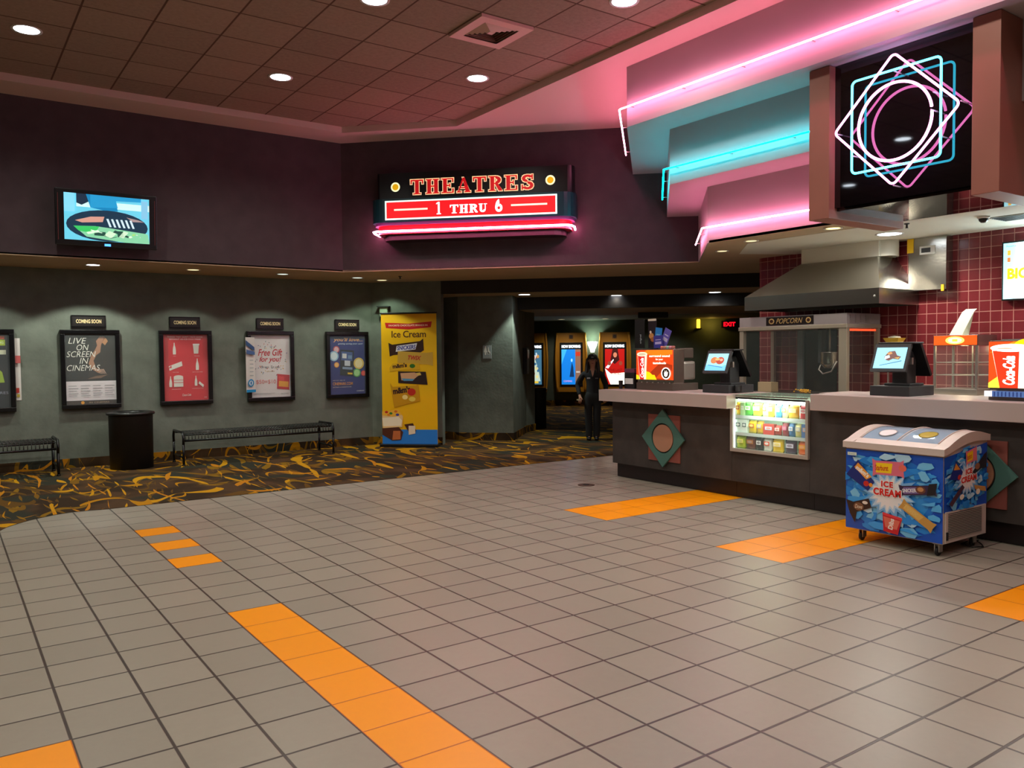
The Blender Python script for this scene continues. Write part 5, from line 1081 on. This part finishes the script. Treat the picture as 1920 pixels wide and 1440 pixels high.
pr = thing('person', 'person in black uniform and dark cap with white name badge, standing beyond the counter end', 'person', (9.40, 10.93, .004), -.7095)
J = dict(pelvis=(0, 0, .80, .075, .06), belly=(0, .0, .93, .08, .06), chest=(0, 0, 1.10, .115, .08), neck0=(0, .005, 1.235, .05), neck=(0, 0, 1.285, .043), skull0=(0, -.005, 1.345, .058, .062), skull=(0, 0, 1.41, .072, .08), crown=(0, .005, 1.465, .06, .066),
         hl=(-.08, 0, .72, .062), kl=(-.075, -.01, .42, .055), al=(-.062, .01, .08, .028), tl=(-.07, -.10, .035, .016), hr=(.08, 0, .72, .062), kr=(.07, -.015, .42, .055), ar=(.055, .01, .08, .028), tr=(.065, -.10, .035, .016),
         sl=(-.15, 0, 1.19, .05), el=(-.27, .05, .98, .038), wl=(-.225, -.06, .79, .024), pl=(-.22, -.085, .755, .026, .016), sr=(.15, 0, 1.19, .05), er=(.235, .05, .97, .038), wr=(.215, -.07, .80, .024), prr=(.21, -.095, .765, .026, .016))
B = [('pelvis', 'belly'), ('belly', 'chest'), ('chest', 'neck0'), ('neck0', 'neck'), ('neck', 'skull0'), ('skull0', 'skull'), ('skull', 'crown'), ('pelvis', 'hl'), ('hl', 'kl'), ('kl', 'al'), ('al', 'tl'), ('pelvis', 'hr'), ('hr', 'kr'), ('kr', 'ar'), ('ar', 'tr'), ('chest', 'sl'), ('sl', 'el'), ('el', 'wl'), ('wl', 'pl'), ('chest', 'sr'), ('sr', 'er'), ('er', 'wr'), ('wr', 'prr')]
for s, pn, cx, cy, cz in ((-1, 'pl', -.22, -.085, .755), (1, 'prr', .21, -.095, .765)):
    for f, (dx, L) in enumerate(((-.022, .06), (-.008, .07), (.007, .066), (.02, .052))):
        a, b_, c_ = '%s%da' % (pn, f), '%s%db' % (pn, f), '%s%dc' % (pn, f)
        J[a] = (cx+dx, cy-.012, cz-.028, .0085); J[b_] = (cx+dx*1.15, cy-.02, cz-.028-L*.5, .008); J[c_] = (cx+dx*1.1, cy-.006, cz-.03-L*.95, .007)
        B += [(pn, a), (a, b_), (b_, c_)]
    a, b_ = pn+'ta', pn+'tb'; J[a] = (cx-s*.03, cy-.03, cz-.005, .0095); J[b_] = (cx-s*.036, cy-.045, cz-.038, .008); B += [(pn, a), (a, b_)]
body = skin('body', J, B, SK, pr, 'pelvis', 2)
# face
def ellips(cx, cy, cz, rx, ry, rz, m, name, par, seg=12):
    b = MB(); b.lathe([(max(1e-7, math.sin(PI*k/8)), -math.cos(PI*k/8)) for k in range(9)], m, seg, M=Matrix.Translation((cx, cy, cz))@Matrix.Diagonal((rx, ry, rz, 1)), cap=False); return b.build(name, par)
ellips(0, -.088, 1.392, .011, .016, .02, SK, 'nose', pr)
for s in (-1, 1):
    ellips(s*.027, -.076, 1.412, .012, .006, .006, mat('eye_white', (220, 214, 206), .3), 'eye', pr); ellips(s*.074, .0, 1.40, .01, .018, .026, SK, 'ear', pr)
    ellips(s*.027, -.081, 1.412, .005, .004, .005, mat('dark_iris', (30, 18, 12), .2), 'iris', pr)
    ellips(s*.027, -.078, 1.428, .016, .005, .0035, HAIR, 'eyebrow', pr)
ellips(0, -.079, 1.357, .022, .006, .006, mat('lips', (150, 70, 66), .4), 'mouth', pr)
# hair, cap
h = MB()
for s in (-1, 1):
    h.tube([(s*.05, .04, 1.47), (s*.082, .02, 1.42), (s*.092, .012, 1.35), (s*.098, -.01, 1.27), (s*.105, -.035, 1.19), (s*.10, -.04, 1.15)], [.03, .032, .032, .034, .03, .012], HAIR, 10)
h.tube([(0, .03, 1.48), (0, .075, 1.42), (0, .085, 1.33), (0, .08, 1.22), (0, .085, 1.15)], [.05, .065, .065, .06, .03], HAIR, 12); h.build('hair', pr)
c = MB(); c.lathe([(.088, 0), (.09, .03), (.08, .06), (.05, .082), (0, .09)], MATTE_BLACK, 24, M=Matrix.Translation((0, .005, 1.437))@Matrix.Diagonal((.93, 1.05, 1, 1)), cap=False)
cap = c.build('cap', pr); c = MB(); c.prism([(-.07, -.06)]+[(-.07*math.cos(PI*k/8), -.06-.085*math.sin(PI*k/8)) for k in range(9)]+[(.07, -.06)], 1.434, 1.442, MATTE_BLACK); c.build('brim', cap)
q = Print(.05, .022, (120, 120, 124), .002, 0, -.0905, 0, 1.455); q.text('C', .5, .5, .4, .7, (220, 220, 220)); q.build('emblem', cap)
# clothes
S1 = dict(p=(0, 0, .70, .118, .098), b=(0, 0, .93, .112, .09), c=(0, 0, 1.09, .13, .096), t=(0, .005, 1.19, .10, .075), n=(0, .01, 1.235, .062, .055), sl=(-.15, 0, 1.185, .063), el=(-.27, .05, .98, .052), wl=(-.226, -.06, .795, .036), sr=(.15, 0, 1.185, .063), er=(.235, .05, .97, .052), wr=(.216, -.068, .805, .036))
skin('shirt', S1, [('p', 'b'), ('b', 'c'), ('c', 't'), ('t', 'n'), ('c', 'sl'), ('sl', 'el'), ('el', 'wl'), ('c', 'sr'), ('sr', 'er'), ('er', 'wr')], NAVY, pr, 'p', 2)
S2 = dict(w=(0, 0, .92, .118, .096), p=(0, 0, .77, .115, .095), hl=(-.075, 0, .68, .088), kl=(-.075, -.01, .42, .07), al=(-.066, .005, .02, .062), hr=(.075, 0, .68, .088), kr=(.07, -.015, .42, .07), ar=(.06, .005, .02, .062))
skin('trousers', S2, [('w', 'p'), ('p', 'hl'), ('hl', 'kl'), ('kl', 'al'), ('p', 'hr'), ('hr', 'kr'), ('kr', 'ar')], TRS, pr, 'p', 2)
for s, x in ((-1, -.068), (1, .062)):
    skin('shoe', dict(a=(x, .03, .042, .042), b=(x, -.05, .038, .046, .036), c=(x+s*.008, -.13, .034, .042, .032)), [('a', 'b'), ('b', 'c')], BLACK, pr, 'a', 2)
q = Print(.055, .02, (236, 236, 240), .003, 0, -.102, -.07, 1.09); q.rect(.1, .3, .9, .5, (120, 120, 130)); q.build('name_badge', pr)
q = Print(.05, .014, (120, 126, 130), .003, 0, -.102, .07, 1.09); q.rect(.1, .3, .9, .6, (60, 60, 66)); q.build('pocket_badge', pr)
c = MB(); c.faces([(-.035, -.075, 1.225), (0, -.103, 1.12), (.035, -.075, 1.225), (0, -.06, 1.25)], [(0, 1, 2, 3)], SK); c.build('open_collar', pr)
for s in (-1, 1):
    c = MB(); c.faces([(s*.05, -.05, 1.245), (s*.03, -.082, 1.235), (s*.006, -.108, 1.12), (s*.05, -.1, 1.15), (s*.075, -.07, 1.215)], [(0, 1, 2, 3, 4)], NAVY); c.build('collar', pr)
t = thing('paper_slip', 'small pale paper slip held in the hand of the uniformed person', 'paper', (0, 0, 0)); t.matrix_world = Matrix.Translation((9.40, 10.93, 0))@Matrix.Rotation(-.7095, 4, 'Z')
c = MB(); c.box(-.28, -.215, -.118, -.115, .715, .74, mat('pale_paper', (200, 190, 160), .7), M=Matrix.Rotation(0, 4, 'Y')); c.build('sheet', t)
